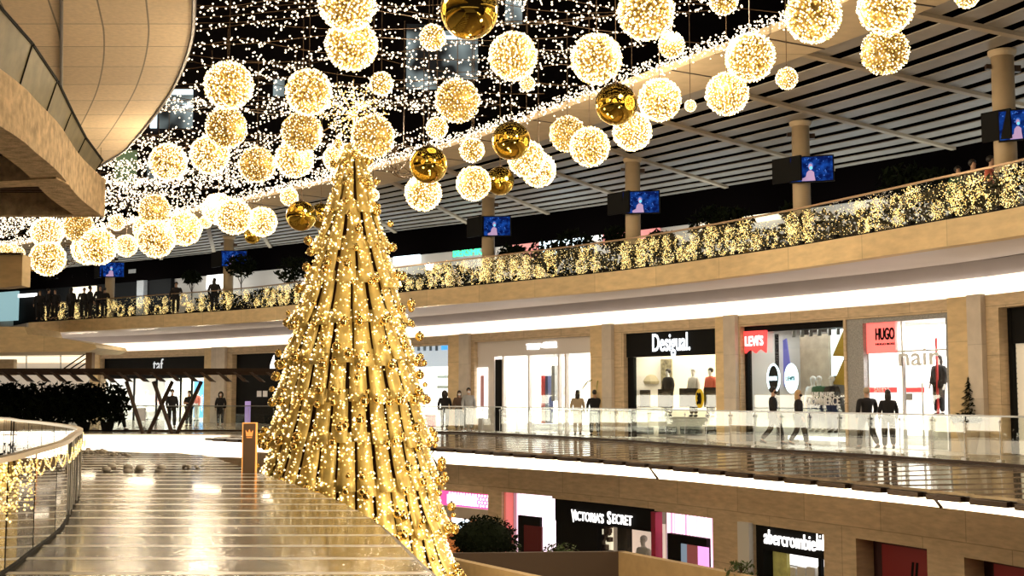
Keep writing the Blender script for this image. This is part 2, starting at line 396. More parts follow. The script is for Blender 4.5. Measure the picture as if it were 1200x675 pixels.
# left high soffit (panelled disc)
m = MB()
ys = [p[1] for p in LS.p]
for i in range(len(LS.p) - 1):
    a, b = LS.p[i], LS.p[i + 1]
    for k in range(12):
        o0, o1 = k * 1.6, (k + 1) * 1.6
        for z, fl in ((10.0, 0), (10.6, 1)):
            q = [(a[0] - o0, a[1], z), (b[0] - o0, b[1], z), (b[0] - o1, b[1], z), (a[0] - o1, a[1], z)]
            m.quad(*q, uv=[(o0 + .02, a[1]), (o0 + .02, b[1]), (o1 + .02, b[1]), (o1 + .02, a[1])])
    m.quad((a[0], a[1], 10), (b[0], b[1], 10), (b[0], b[1], 10.6), (a[0], a[1], 10.6))
struct(m.build('ceiling', M['soffit']))
m = MB()
for i in range(len(LS.p) - 1):
    a, b = LS.p[i], LS.p[i + 1]; m.tube([(a[0], a[1], 10.0), (b[0], b[1], 10.0)], .05, 6)
struct(m.build('trim_5', M['brown']))
m = MB(); p0 = at_z(72, 0, 9.98); p1 = at_z(72, 112, 9.98); m.tube([(p0.x + .5, p0.y - 8, 9.97), p0, p1], .04, 6)
struct(m.build('trim_6', M['brown']))

# lower wall, its light strip and openings
def low(x0, x1, yt): return (LW.hit(x0, yt)[0], LW.hit(x1, yt)[0], LW.hit((x0 + x1) / 2, yt)[1])
LOWO = [low(440, 572, 573), low(588, 647, 579), low(647, 767, 590), low(767, 835, 603), low(882, 965, 620), low(1003, 1086, 637), low(1130, 1235, 662)]
SW0 = LW.hit(290, 540)[0]
def walled(m, ln, s0, s1, z0, z1, ops, o0, o1):
    cur = s0
    for (a, b, zt) in ops:
        if a > cur + .01: m.strip(ln, cur, a, z0, z1, o0, o1)
        m.strip(ln, a, b, zt, z1, o0, o1); cur = max(cur, b)
    m.strip(ln, cur, s1, z0, z1, o0, o1)
m = MB(); walled(m, LW, SW0, LW.L, -5, -.68, LOWO, -.5, 0); m.strip(LW, 0, SW0, -5, -.92, -.5, 0)
struct(m.build('wall_lower', M['trav']))
m = MB(); m.strip(LW, SW0 - .2, LW.L, -.68, -.16, -.12, -.02); struct(m.build('trim_7', M['cove2']))
m = MB(); m.strip(LW, 0, SW0 - .2, -.92, -.08, -.12, -.02); struct(m.build('trim_8', mat('left_cove_light', (1, .84, .62), .5, emis=(1, .86, .66), es=2.2)))
m = MB(); m.strip(LW, SW0 - .2, LW.L, -.45, -.1, -.6, -.14); struct(m.build('trim_9', M['brown']))
m = MB()   # chevron brackets across the light strip
for x in (512, 772, 1104):
    s = LW.hit(x, 560)[0]
    for q in (0, 1):
        a = LW.off(s, .03); b = LW.off(s - .22, .10); zz = (-.16, -.42, -.68)
        p = [(a[0], a[1], zz[0]), (b[0], b[1], zz[1]), (a[0], a[1], zz[2])]
    m.tube(p, .035, 6)
struct(m.build('trim_10', M['brown']))
# shop recess behind the lower wall
m = MB()
m.strip(LW, SW0, LW.L, -5, -1.0, -4.2, -4.0)
for (a, b, zt) in LOWO:
    m.strip(LW, a - .12, a, -5, zt + .1, -4.0, -.5); m.strip(LW, b, b + .12, -5, zt + .1, -4.0, -.5)
    m.strip(LW, a, b, zt + .02, zt + .12, -4.0, -.5)
struct(m.build('wall_shops_lower', M['whitew']))

# far aprons: overlapping glass shingles
ap = thing('glass_canopy', 'wet glass apron of overlapping shingles below the far shop gallery', 'canopy')
NSH = 44
fr = np.linspace(0.02, 1, NSH + 1)
def mr_near(p):   # nearest point on the railing line, slightly in front of it
    d = np.linalg.norm(MR.p - p, axis=1); i = int(np.argmin(d)); s = MR.s[i]; return MR.off(s, -.02)
cuts = [(EA.at(f * EA.L), mr_near(EA.at(f * EA.L))) for f in fr]
for i in range(NSH):
    (a, A), (b, B) = cuts[i], cuts[i + 1]
    m = MB()
    ov = (b - a) * .10; OV = (B - A) * .10
    zl, zh = -.050, -.032
    P = [(a[0], a[1], zl - .10), (b[0] + ov[0], b[1] + ov[1], zh - .10), (B[0] + OV[0], B[1] + OV[1], -.06), (A[0], A[1], -.10),
         (a[0], a[1], zl - .05), (b[0] + ov[0], b[1] + ov[1], zh - .05), (B[0] + OV[0], B[1] + OV[1], -.02), (A[0], A[1], -.03)]
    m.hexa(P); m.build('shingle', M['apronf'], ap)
m = MB()
m.strip(EA, .2, EA.L, -.24, -.15, -.28, -.04)
for i in range(NSH):
    a = cuts[i][0]; b = cuts[i + 1][0]; c = (a + b) / 2; m.box((c[0] + .02, c[1], -.20), (np.linalg.norm(b - a) * .7, .3, .09), math.atan2(b[1] - a[1], b[0] - a[0]) + .12)
m.build('eave', M['brown'], ap)

# near apron
na = thing('glass_canopy', 'striped wet glass apron in the foreground beside the curved glass railing', 'canopy')
Y = 8.0; seams = []
while Y < 34.6:
    seams.append(Y); Y += .98
for i, Y0 in enumerate(seams):
    Y1 = Y0 + .985
    m = MB()
    xi0, xi1 = yz(NRL, Y0) + .03, yz(NRL, Y1) + .03; xo0, xo1 = yz(NEL, Y0), yz(NEL, Y1)
    za, zb = -.020, 0.0
    xm = [(xi0, xi1), (xo0, xo1)]
    P = [(xi0, Y0, za - .02), (xo0, Y0, za - .02), (xo1, Y1, zb - .02), (xi1, Y1, zb - .02), (xi0, Y0, za), (xo0, Y0, za), (xo1, Y1, zb), (xi1, Y1, zb)]
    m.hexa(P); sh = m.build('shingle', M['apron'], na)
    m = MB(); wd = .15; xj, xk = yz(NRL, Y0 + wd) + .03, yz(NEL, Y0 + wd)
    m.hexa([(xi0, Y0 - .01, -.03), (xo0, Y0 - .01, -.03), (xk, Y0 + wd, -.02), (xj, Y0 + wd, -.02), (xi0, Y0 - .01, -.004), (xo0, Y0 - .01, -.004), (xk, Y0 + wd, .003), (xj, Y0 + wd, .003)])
    m.build('edge_glint', M['lip'], sh)  # shingle edge coloured white for the line of light it reflects
m = MB(); m.strip(NEL, .3, NEL.L, -.28, -.10, -.14, -.03, 1); m.build('eave', M['brown'], na)
# mid-level floor inside the near railing
fl = [(p[0], p[1]) for p in NRL.p]
m = MB(); m.prism([(-34, 3)] + [(-34, 36.5)] + fl, -.4, 0.0, 'z'); struct(m.build('floor', M['floor']))
m = MB(); m.prism([(-12, -16), (12, -16), (9, 3), (-4.2, 3)], -.4, 0, 'z'); struct(m.build('floor', M['floor']))

# storefront wall with its pilasters, lintel and cove
def rs(x0, x1, y=430): return SF.hit(x0, y)[0], SF.hit(x1, y)[0]
OPS = {}
for k, x0, x1, zt in (('taf', 118, 241, 3.80), ('dark', 272, 440, 3.80), ('blue', 455, 525, 3.80), ('tommy', 556, 693, 3.84), ('desig', 731, 839, 3.84), ('levi', 868, 989, 3.84), ('hugo', 992, 1114, 3.84), ('shut', 1172, 1262, 3.84)):
    a, b = rs(x0, x1); OPS[k] = (a, b, zt)
m = MB(); walled(m, SF, 0, SF.L, 0, 4.2, list(OPS.values()), -.45, 0); struct(m.build('wall_far', M['trav']))
m = MB(); m.strip(SF, 0, SF.L, 4.2, 5.22, -.55, -.40, .5); struct(m.build('wall_cove', M['ceil']))
m = MB(); m.strip(SF, 12, SF.L, 4.26, 4.74, -.42, -.30); struct(m.build('trim_11', M['cove']))  # tall glowing panel in place of the wall band lit by a cove
m = MB()
for x0, x1 in ((250, 266), (541, 552), (709, 720), (852, 866), (1140, 1157)):
    a, b = rs(x0, x1); m.strip(SF, a, b, 0, 4.24, 0.0, .16)
struct(m.build('trim_12', M['trav2']))
m = MB()
for x0, x1 in ((106, 117), (241, 249), (527, 540), (694, 708), (841, 851), (1115, 1139)):
    a, b = rs(x0, x1); m.strip(SF, a, b, 0, 4.22, 0.0, .10)
struct(m.build('trim_13', M['travf']))
# shop shells
m = MB(); m.strip(SF, 0, SF.L, 0, 4.2, -4.7, -4.5)
for (a, b, zt) in OPS.values():
    m.strip(SF, a - .1, a, 0, zt, -4.5, -.45); m.strip(SF, b, b + .1, 0, zt, -4.5, -.45)
    m.strip(SF, a, b, zt, zt + .1, -4.5, -.45)
struct(m.build('wall_shops', M['whitew']))
m = MB(); m.strip(SF, 0, SF.L, -.1, .01, -4.5, 0); struct(m.build('floor', M['floor']))

for s in np.arange(12, SF.L - 4, 6.5):
    p = SF.off(s, 3.2); area_lamp('gallery_fill', (p[0], p[1], 5.1), (math.radians(-28), 0, SF.ang(s)), 2.5, .4, 60, (1, .82, .58))  # added fill lamps that brighten the storefront pilasters
WL = Line([(-38, 92), (-45, 80), (-49, 62), (-50, 40), (-46, 15)])
m = MB(); m.strip(WL, 0, WL.L, -.4, 5.2, 0, .3, 2); struct(m.build('wall_left', M['trav']))
m = MB(); m.strip(WL, 1, WL.L - 1, .25, 1.55, -.12, -.02, 2); m.strip(WL, 1, WL.L - 1, .25, 1.55, .32, .42, 2); struct(m.build('added_glow_band', emi('wing_glow_band', (1, .90, .72), 7.0)))  # unseen glowing band, added to show as a bright stripe in the railing glass
# ---------------- wing behind and beside the camera (what the glass reflects)
m = MB(); m.box((0, -16, 2.6), (60, .4, 5.2)); m.box((-34.5, 10, 2.6), (.4, 46, 5.2)); struct(m.build('wall_back', M['trav']))
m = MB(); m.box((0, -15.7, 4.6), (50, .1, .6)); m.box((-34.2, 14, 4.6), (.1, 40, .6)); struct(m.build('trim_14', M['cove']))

# ================================================================== OBJECTS
def text(s, w_, h_, mt, parent, ln=None, sc_=0, zc=0, off=0, name='lettering', depth=.03, bold=0.0, shear=0, loc=None, rz=None):
    cu = bpy.data.curves.new('lettering', 'FONT'); cu.body = s; cu.extrude = .02; cu.offset = bold; cu.shear = shear
    cu.align_x = 'CENTER'; cu.resolution_u = 3
    t = bpy.data.objects.new('lettering', cu); me = bpy.data.meshes.new_from_object(t); bpy.data.objects.remove(t)
    n = len(me.vertices); co = np.empty(n * 3); me.vertices.foreach_get('co', co); co = co.reshape(-1, 3)
    mn, mx = co.min(0), co.max(0)
    co[:, 0] = (co[:, 0] - (mn[0] + mx[0]) / 2) * w_ / (mx[0] - mn[0]); co[:, 1] = (co[:, 1] - (mn[1] + mx[1]) / 2) * h_ / (mx[1] - mn[1])
    co[:, 2] = (co[:, 2] - mn[2]) / (mx[2] - mn[2]) * depth
    me.vertices.foreach_set('co', co.ravel()); me.materials.clear(); me.materials.append(mt); me.update()
    o = link(name, me, parent)
    if ln is not None:
        p = ln.off(sc_, off); o.location = (p[0], p[1], zc); o.rotation_euler = (PI / 2, 0, ln.ang(sc_))
    else:
        o.location = loc; o.rotation_euler = (PI / 2, 0, rz or 0)
    return o
EM = dict(  # glow colours; shop back walls use them in place of interior light
    w=emi('lit_white', (1, .98, .95), 1.7), wdim=emi('lit_shop_white', (1, .96, .92), 1.5), cyan=emi('lit_cyan', (.75, .93, 1.0), 2.2),
    cream=emi('lit_cream', (1, .86, .62), .85), pink=emi('lit_pink_white', (1, .80, .92), 1.6), magenta=emi('lit_magenta', (.85, .03, .22), .7),
    red=emi('lit_red', (.95, .06, .06), .95), green=emi('lit_green', (.05, .85, .35), 1.3), blue=emi('lit_blue', (.08, .40, .85), 1.0),
    deepblue=emi('screen_blue', (.004, .022, .14), 1.0), midblue=emi('screen_mid_blue', (.015, .08, .34), 1.0), screenskin=emi('screen_skin', (.30, .20, .34), 1.0), screencyan=emi('screen_cyan', (.12, .50, .75), 1.0),
    maskblue=emi('lit_violet', (.30, .30, .75), .9), orange=emi('lit_orange', (1, .30, .05), 1.4), hugo=emi('lit_coral', (1, .16, .14), 1.0), tv=emi('lit_tv_pink', (.9, .35, .8), 1.0))
def shopfront(key, label):
    return thing('storefront', label, 'shop front')
def R(ln, x0, y0, x1, y1): return ln.rect(x0, y0, x1, y1)
def part(parent, ln, rect, o0, o1, name, mt, step=.9):
    if hasattr(rect, 'px'): rect = ln.rect(*rect.px, off=max(o0, o1))
    m = MB(); m.strip(ln, rect[0], rect[1], rect[2], rect[3], o0, o1, step); return m.build(name, mt, parent)
def glow(ln, key, z0=.3, z1=3.4, power=120, col=(1, .95, .88), off=-2.0):
    a, b, zt = OPS[key]; s = (a + b) / 2; p = ln.off(s, off); area_lamp('shop_light', (p[0], p[1], 3.7), (0, 0, ln.ang(s)), max(1, (b - a) * .8), 2.2, power, col)

# --- taf
a, b, zt = OPS['taf']; sf = shopfront('taf', 'dark fronted sport shop with white lower case taf letters')
part(sf, SF, (a, b, 2.55, zt), -.5, -.3, 'signboard', M['black'])
text('taf', 1.0, .72, mat('pale_letters', (.6, .6, .6), .5, emis=(.8, .85, .9), es=.55), sf, SF, SF.hit(181, 423)[0], 3.36, -.28, bold=.0)
for i, (x0, x1, mt) in enumerate(((160, 176, 'wdim'), (178, 190, 'cream'), (192, 203, 'blue'), (205, 216, 'w'), (218, 232, 'green'))):
    r = R(SF, x0, 452, x1, 496); part(sf, SF, (r[0], r[1], .2, 2.4), -2.2, -2.1, 'display_panel', EM[mt])
part(sf, SF, (a, b, 0.02, 2.55), -.42, -.40, 'window_glass', M['glass'])
m = MB()
for x in (150, 176, 204, 217, 235): s = SF.hit(x, 470)[0]; m.strip(SF, s, s + .08, 0, 2.55, -.46, -.36)
m.build('mullions', M['black'], sf)
glow(SF, 'taf', power=700, off=-1.4)
# --- dark shop with white emblem
a, b, zt = OPS['dark']; sf = shopfront('dark', 'black shop front with a small white leaf emblem left of the tree')
part(sf, SF, (a, b, 0, zt), -.5, -.3, 'dark_panel', M['black'])
s = SF.hit(315, 425)[0]; p = SF.off(s, -.28); m = MB()
m.prism([(-.32, -.3), (-.26, .05), (-.05, .42), (.06, .55), (.10, .30), (.26, .12), (.36, -.1), (.30, -.34), (0, -.42)], 0, .05); o = m.build('emblem', EM['w'], sf); o.location = (p[0], p[1], 3.15); o.rotation_euler = (0, 0, SF.ang(s))
for x in (301, 308): r = R(SF, x, 458, x + 5, 465); part(sf, SF, r, -.3, -.27, 'poster', M['white'])
# --- white shop with blue marks
a, b, zt = OPS['blue']; sf = shopfront('blue', 'white glowing shop front with blue marks right of the tree')
part(sf, SF, (a, b, .3, zt - .3), -2.3, -2.2, 'display_wall', EM['wdim'])
part(sf, SF, R(SF, 480, 401, 525, 430), -.5, -.42, 'header_panel', mat('pale_header', (.62, .66, .70), .5, emis=(.75, .85, 1), es=.55))
for x in (482, 489, 496, 503, 510): part(sf, SF, R(SF, x, 405, x + 3, 411), -.42, -.40, 'blue_mark', mat('light_blue', (.4, .55, .8), .5))
part(sf, SF, R(SF, 517, 404, 524, 410), -.42, -.39, 'blue_mark', EM['blue'])
text('92', .42, .34, EM['blue'], sf, SF, SF.hit(521, 421)[0], SF.hit(521, 421)[1], -.40, bold=.02)
for y in (440, 452): part(sf, SF, R(SF, 512, y, 525, y + 3), -2.1, -1.7, 'shelf', mat('grey_green', (.35, .42, .38), .5))
part(sf, SF, R(SF, 492, 486, 505, 500), -1.2, -.9, 'red_box', colmat('red_cloth', (.5, .04, .04)))
part(sf, SF, (a, b, .02, zt), -.40, -.38, 'window_glass', M['glass'])
glow(SF, 'blue', power=200)
# --- white shop, lit letters
a, b, zt = OPS['tommy']; sf = shopfront('tommy', 'white shop front with small lit capital letters and tall glass windows')
cream = mat('cream_panel', (.74, .69, .66), .5)
zs = SF.hit(620, 416)[1]
part(sf, SF, (a, b, zs, zt), -.30, -.16, 'signboard', cream)
s0 = SF.hit(613, 405)[0]; s1 = SF.hit(650, 404)[0]
text('TOMMY', (s1 - s0) * .45, .25, EM['w'], sf, SF, s0 + (s1 - s0) * .24, SF.hit(622, 406)[1], -.15, bold=.03)
text('HILFIGER', (s1 - s0) * .42, .25, EM['w'], sf, SF, s0 + (s1 - s0) * .78, SF.hit(642, 404)[1], -.15, bold=.03)
part(sf, SF, (s0 + (s1 - s0) * .49, s0 + (s1 - s0) * .55, SF.hit(632, 407)[1], SF.hit(632, 403)[1]), -.15, -.12, 'flag_mark', EM['w'])
r = R(SF, 556, 420, 575, 504); part(sf, SF, (r[0], r[1], 0, zs), -.34, -.18, 'side_panel', cream)
r = R(SF, 558, 431, 571, 490); part(sf, SF, r, -.17, -.14, 'poster', EM['wdim'])
r = R(SF, 563, 440, 567, 476); part(sf, SF, r, -.14, -.125, 'poster_figure', colmat('pale_pink', (.75, .40, .45)))
r = R(SF, 576, 421, 583, 500); part(sf, SF, (r[0], r[1], 0, r[3]), -.34, -.2, 'dark_pillar', M['black'])
part(sf, SF, (a, b, .3, zs), -3.0, -2.9, 'display_wall', EM['wdim'])
m = MB()
for x in (584, 614, 649, 657, 692): s = SF.hit(x, 450)[0]; m.strip(SF, s, s + .10, 0, zs, -.36, -.2)
m.build('window_frame', cream, sf)
part(sf, SF, (SF.hit(584, 450)[0], b, .02, zs), -.30, -.28, 'window_glass', M['glass'])
for x, c in ((634, 'red_cloth'), (639, 'navy_cloth')):
    r = R(SF, x, 440, x + 3, 496); part(sf, SF, r, -1.6, -1.3, 'hanging_garments', colmat(c, {'red_cloth': (.5, .04, .04), 'navy_cloth': (.03, .04, .10)}[c]))
r = R(SF, 622, 455, 645, 496)
m = MB()
for x in (622, 628, 646): s = SF.hit(x, 470)[0]; m.strip(SF, s, s + .06, .1, 1.9, -1.5, -1.44)
m.build('display_rack', M['steel'], sf)
r = R(SF, 646, 428, 650, 470); part(sf, SF, r, -.9, -.7, 'banner', colmat('grey_cloth', (.35, .36, .36)))
glow(SF, 'tommy', power=420)
# --- Desigual
a, b, zt = OPS['desig']; sf = shopfront('desig', 'black fronted shop with white Desigual letters over a cream window')
sa = SF.hit(733, 430)[0]
part(sf, SF, (sa - .1, b, SF.hit(785, 417, -.14)[1], zt), -.34, -.14, 'signboard', M['black'])
s0 = SF.hit(762, 402)[0]; s1 = SF.hit(806, 402)[0]
text('Desigual.', s1 - s0, .85, emi('desigual_white', (.86, .93, 1.0), 1.5), sf, SF, (s0 + s1) / 2, SF.hit(784, 403)[1] - .03, -.12, bold=.012)
part(sf, SF, (sa - .1, SF.hit(738, 450)[0], 0, SF.hit(785, 417)[1]), -.34, -.2, 'side_panel', M['black'])
part(sf, SF, (a, b, .2, 3.1), -2.1, -2.0, 'display_wall', EM['cream'])
part(sf, SF, (sa, b, .02, SF.hit(785, 417)[1]), -.28, -.26, 'window_glass', M['glass'])
r = R(SF, 772, 421, 787, 480); part(sf, SF, r, -1.95, -1.9, 'patterned_column', mat('speckled_column', (.45, .40, .26), .6, noise=(6, .7)))
m = MB(); s = SF.hit(757, 443, -1.4)[0]; p = SF.off(s, -1.4); m.lathe([(.48, -.20), (.52, -.1), (.40, .10), (.2, .22)], (0, 0, 0), 14); o = m.build('pale_lampshade', colmat('khaki', (.50, .44, .30)), sf); o.location = (p[0], p[1], SF.hit(757, 443)[1])
for i, (x0, x1) in enumerate(((744, 760), (771, 787), (796, 816), (825, 840))):
    r = R(SF, x0, 457 - i, x1, 477); q = part(sf, SF, r, -.9, -.8, 'display_screen', M['black'])
    part(sf, SF, R(SF, x0 + 1, 500, x1 - 1, 509), -.9, -.6, 'screen_base', M['black'])
m = MB(); s = SF.hit(815, 467)[0]; p = SF.off(s, -.22); m.lathe([(.001, 0), (.20, 0), (.20, .03), (.001, .03)], n=20); o = m.build('yellow_sticker', colmat('yellow', (.85, .62, .03)), sf); o.location = (p[0], p[1], SF.hit(815, 467)[1]); o.rotation_euler = (PI / 2, 0, SF.ang(s)); o.scale = (1, 1.7, 1)
text('30', .2, .42, M['black'], sf, SF, s, SF.hit(815, 467)[1], -.18, bold=.03)
glow(SF, 'desig', power=170, col=(1, .88, .7))
# --- Levi's
a, b, zt = OPS['levi']; sf = shopfront('levi', "black framed shop front with a red batwing Levi's sign")
m = MB(); m.strip(SF, a, a + .12, 0, zt, -.4, -.2); m.strip(SF, b - .12, b, 0, zt, -.4, -.2); m.strip(SF, a, b, SF.hit(930, 386)[1], zt, -.4, -.2)
m.build('window_frame', M['black'], sf)
part(sf, SF, (a, SF.hit(905, 440, -1.6)[0], 0, zt - .2), -1.8, -1.6, 'dark_wall', M['black'])
s0 = SF.hit(869, 402)[0]; s1 = SF.hit(895, 402)[0]; sc0 = (s0 + s1) / 2; W2 = (s1 - s0) / 2; zc = SF.hit(882, 401)[1]
m = MB(); pts = [(-W2, .38), (W2, .38), (W2 * .92, -.36)]
for k in range(1, 10):
    t = k / 10; x = W2 * .92 - 2 * W2 * .92 * t; pts.append((x, -.36 + .12 * abs(math.sin(2 * PI * t))))
pts.append((-W2 * .92, -.36)); m.prism(pts, 0, .08); o = m.build('batwing_sign', EM['red'], sf); p = SF.off(sc0, -.1); o.location = (p[0], p[1], zc); o.rotation_euler = (0, 0, SF.ang(sc0))
text("LEVI'S", W2 * 1.6, .34, EM['w'], sf, SF, sc0, zc + .05, -.08, bold=.015)
part(sf, SF, (SF.hit(905, 440, -2.9)[0], b, .0, 3.8), -3.0, -2.9, 'display_wall', mat('dim_display', (.16, .15, .13), .6))
part(sf, SF, R(SF, 938, 392, 972, 490), -2.2, -2.1, 'wood_panel', mat('pale_wood', (.42, .36, .27), .6, noise=(3, .2)))
part(sf, SF, R(SF, 974, 386, 988, 440), -1.9, -1.8, 'lit_screen', EM['cyan'])
part(sf, SF, R(SF, 914, 385, 926, 500), -2.6, -2.4, 'pale_column', mat('pale_col', (.6, .58, .55), .5))
m = MB(); s = SF.hit(919, 420, -2.0)[0]; p = SF.off(s, -2.0); m.prism([(-.28, .75), (.10, .9), (.36, -.75), (-.02, -.75)], 0, .05); o = m.build('violet_banner', mat('violet', (.12, .12, .35), .6, emis=(.15, .15, .5), es=.5), sf); o.location = (p[0], p[1], SF.hit(919, 425)[1]); o.rotation_euler = (0, 0, SF.ang(s))
for x, mt in ((908, 'black'), (929, 'white')):
    s = SF.hit(x, 444, -.7)[0]; p = SF.off(s, -.7); z = SF.hit(x, 443)[1]
    m = MB(); m.lathe([(.001, 0), (.26, 0), (.26, .04), (.001, .04)], n=24); o = m.build('oval_sign', EM['cyan'] if x > 920 else M['black'], sf); o.location = (p[0], p[1], z); o.rotation_euler = (PI / 2, 0, SF.ang(s)); o.scale = (1, 1.7, 1)
    m = MB(); m.tube([(.27 * math.cos(t), .46 * math.sin(t), 0) for t in np.linspace(0, 2 * PI, 25)], .035, 6); o = m.build('sign_rim', EM['cyan'], sf); o.location = (p[0] - .05, p[1] - .03, z); o.rotation_euler = (PI / 2, 0, SF.ang(s))
    text("LEVI'S", .40, .14, EM['cyan'] if x < 920 else mat('teal', (.05, .25, .3), .5), sf, SF, s, z, -.60, bold=.03)
text("LIVE IN LEVI'S", .9, .16, M['white'], sf, SF, SF.hit(961, 462)[0], SF.hit(961, 462)[1], -.15, bold=.01)
text("COMMERCE", 1.35, .26, M['white'], sf, SF, SF.hit(961, 470)[0], SF.hit(961, 470)[1], -.15, bold=.01)
m = MB(); rail_s0 = SF.hit(926, 384)[0]; z = SF.hit(950, 384)[1]
m.strip(SF, rail_s0, b - .2, z, z + .04, -.9, -.86)
for x in (930, 940, 950, 960, 972, 982): s = SF.hit(x, 384, -.88)[0]; p = SF.off(s, -.88); m.box((p[0], p[1], z - .12), (.10, .12, .20))
m.build('track_lights', M['steel'], sf)
part(sf, SF, (SF.hit(910, 500)[0], b - .1, .12, .24), -1.0, -.5, 'lit_plinth', EM['wdim'])
part(sf, SF, (a, b, .02, zt), -.28, -.26, 'window_glass', M['glass'])
m = MB()   # gold triangular panels
s = SF.hit(984, 435, -1.2)[0]; p = SF.off(s, -1.2)
m.prism([(-.3, -.5), (.35, -.55), (.3, .5)], 0, .05); m.prism([(-.3, .4), (.35, .35), (.3, 1.4)], .0, .05)
o = m.build('gold_panel', colmat('ochre', (.5, .33, .04)), sf); o.location = (p[0], p[1], 2.4); o.rotation_euler = (0, 0, SF.ang(s))
glow(SF, 'levi', power=70)
# --- HUGO
a, b, zt = OPS['hugo']; sf = shopfront('hugo', 'bright white shop front with a red HUGO sign and grey stone jambs')
part(sf, SF, (a, SF.hit(1011, 440)[0], 0, zt), -.3, -.05, 'stone_jamb', M['greyw'])
part(sf, SF, (SF.hit(1108, 440)[0], b, 0, zt), -.3, -.05, 'stone_jamb', M['greyw'])
part(sf, SF, (a, b, zt - .14, zt), -.3, -.06, 'stone_jamb', M['greyw'])
part(sf, SF, (a, b, .3, 3.7), -2.6, -2.5, 'display_wall', EM['wdim'])
r = R(SF, 1012, 373, 1049, 414); part(sf, SF, r, -.30, -.20, 'red_sign', EM['hugo'])
s0 = SF.hit(1021, 391)[0]; s1 = SF.hit(1043, 391)[0]; zc = SF.hit(1032, 391)[1]
text('HUGO', s1 - s0, .36, M['black'], sf, SF, (s0 + s1) / 2, zc, -.19, bold=.02)
text('HUGO BOSS', (s1 - s0), .06, M['black'], sf, SF, (s0 + s1) / 2, zc - .30, -.19)
m = MB()
for x in (1010, 1050, 1106): s = SF.hit(x, 440)[0]; m.strip(SF, s, s + .06, 0, zt, -.34, -.24)
z = SF.hit(1060, 412)[1]; m.strip(SF, SF.hit(1010, 440)[0], SF.hit(1108, 440)[0], z, z + .05, -.34, -.24)
m.build('window_frame', M['steel'], sf)
s0 = SF.hit(1047, 422)[0]; s1 = SF.hit(1094, 420)[0]
text('nair', s1 - s0, .50, M['steel'], sf, SF, (s0 + s1) / 2, SF.hit(1075, 418)[1], -.22, bold=.01)
for x0, x1, st in ((1019, 1051, 'SALIDA'), (1062, 1083, 'VEN')):
    r = R(SF, x0, 454, x1, 460); part(sf, SF, r, -.24, -.22, 'red_band', EM['red'])
text('SALIDA', .6, .12, M['white'], sf, SF, SF.hit(1028, 457)[0], SF.hit(1028, 457)[1], -.21)
r = R(SF, 1062, 461, 1069, 469); part(sf, SF, r, -.24, -.22, 'grey_notice', colmat('grey_cloth', (.35, .36, .36)))
m = MB()
s = SF.hit(1097, 450, -.85)[0]; m.strip(SF, s, s + .05, .3, 3.2, -.9, -.85)
m.build('red_pole', colmat('red_cloth', (.5, .04, .04)), sf)
r = R(SF, 1074, 440, 1082, 490); part(sf, SF, (r[0], r[0] + .05, .1, 1.9), -.24, -.2, 'door_pull', M['steel'])
part(sf, SF, (SF.hit(1012, 440)[0], SF.hit(1107, 440)[0], .02, zt), -.31, -.29, 'window_glass', M['glass'])
glow(SF, 'hugo', power=420, col=(1, .93, .88))
# --- dark shop with roller shutter
a, b, zt = OPS['shut']; sf = shopfront('shut', 'closed shop front with a pale slatted shutter under a black panel')
part(sf, SF, (a, b + .4, SF.hit(1185, 402)[1], zt), -.42, -.3, 'black_panel', M['black'])
part(sf, SF, (a, SF.hit(1177, 450)[0], 0, zt), -.42, -.28, 'side_jamb', M['black'])
m = MB(); z1 = SF.hit(1185, 402)[1]; n = 22
for k in range(n): m.strip(SF, a, b + .4, k * z1 / n + .02, (k + 1) * z1 / n, -.46 + .03 * (k % 2), -.40 + .0)
for k in range(n): m.strip(SF, a, b + .4, k * z1 / n, k * z1 / n + .025, -.46, -.44)
m.build('shutter', mat('shutter_white', (.72, .66, .55), .5, emis=(1, .85, .62), es=.25), sf)

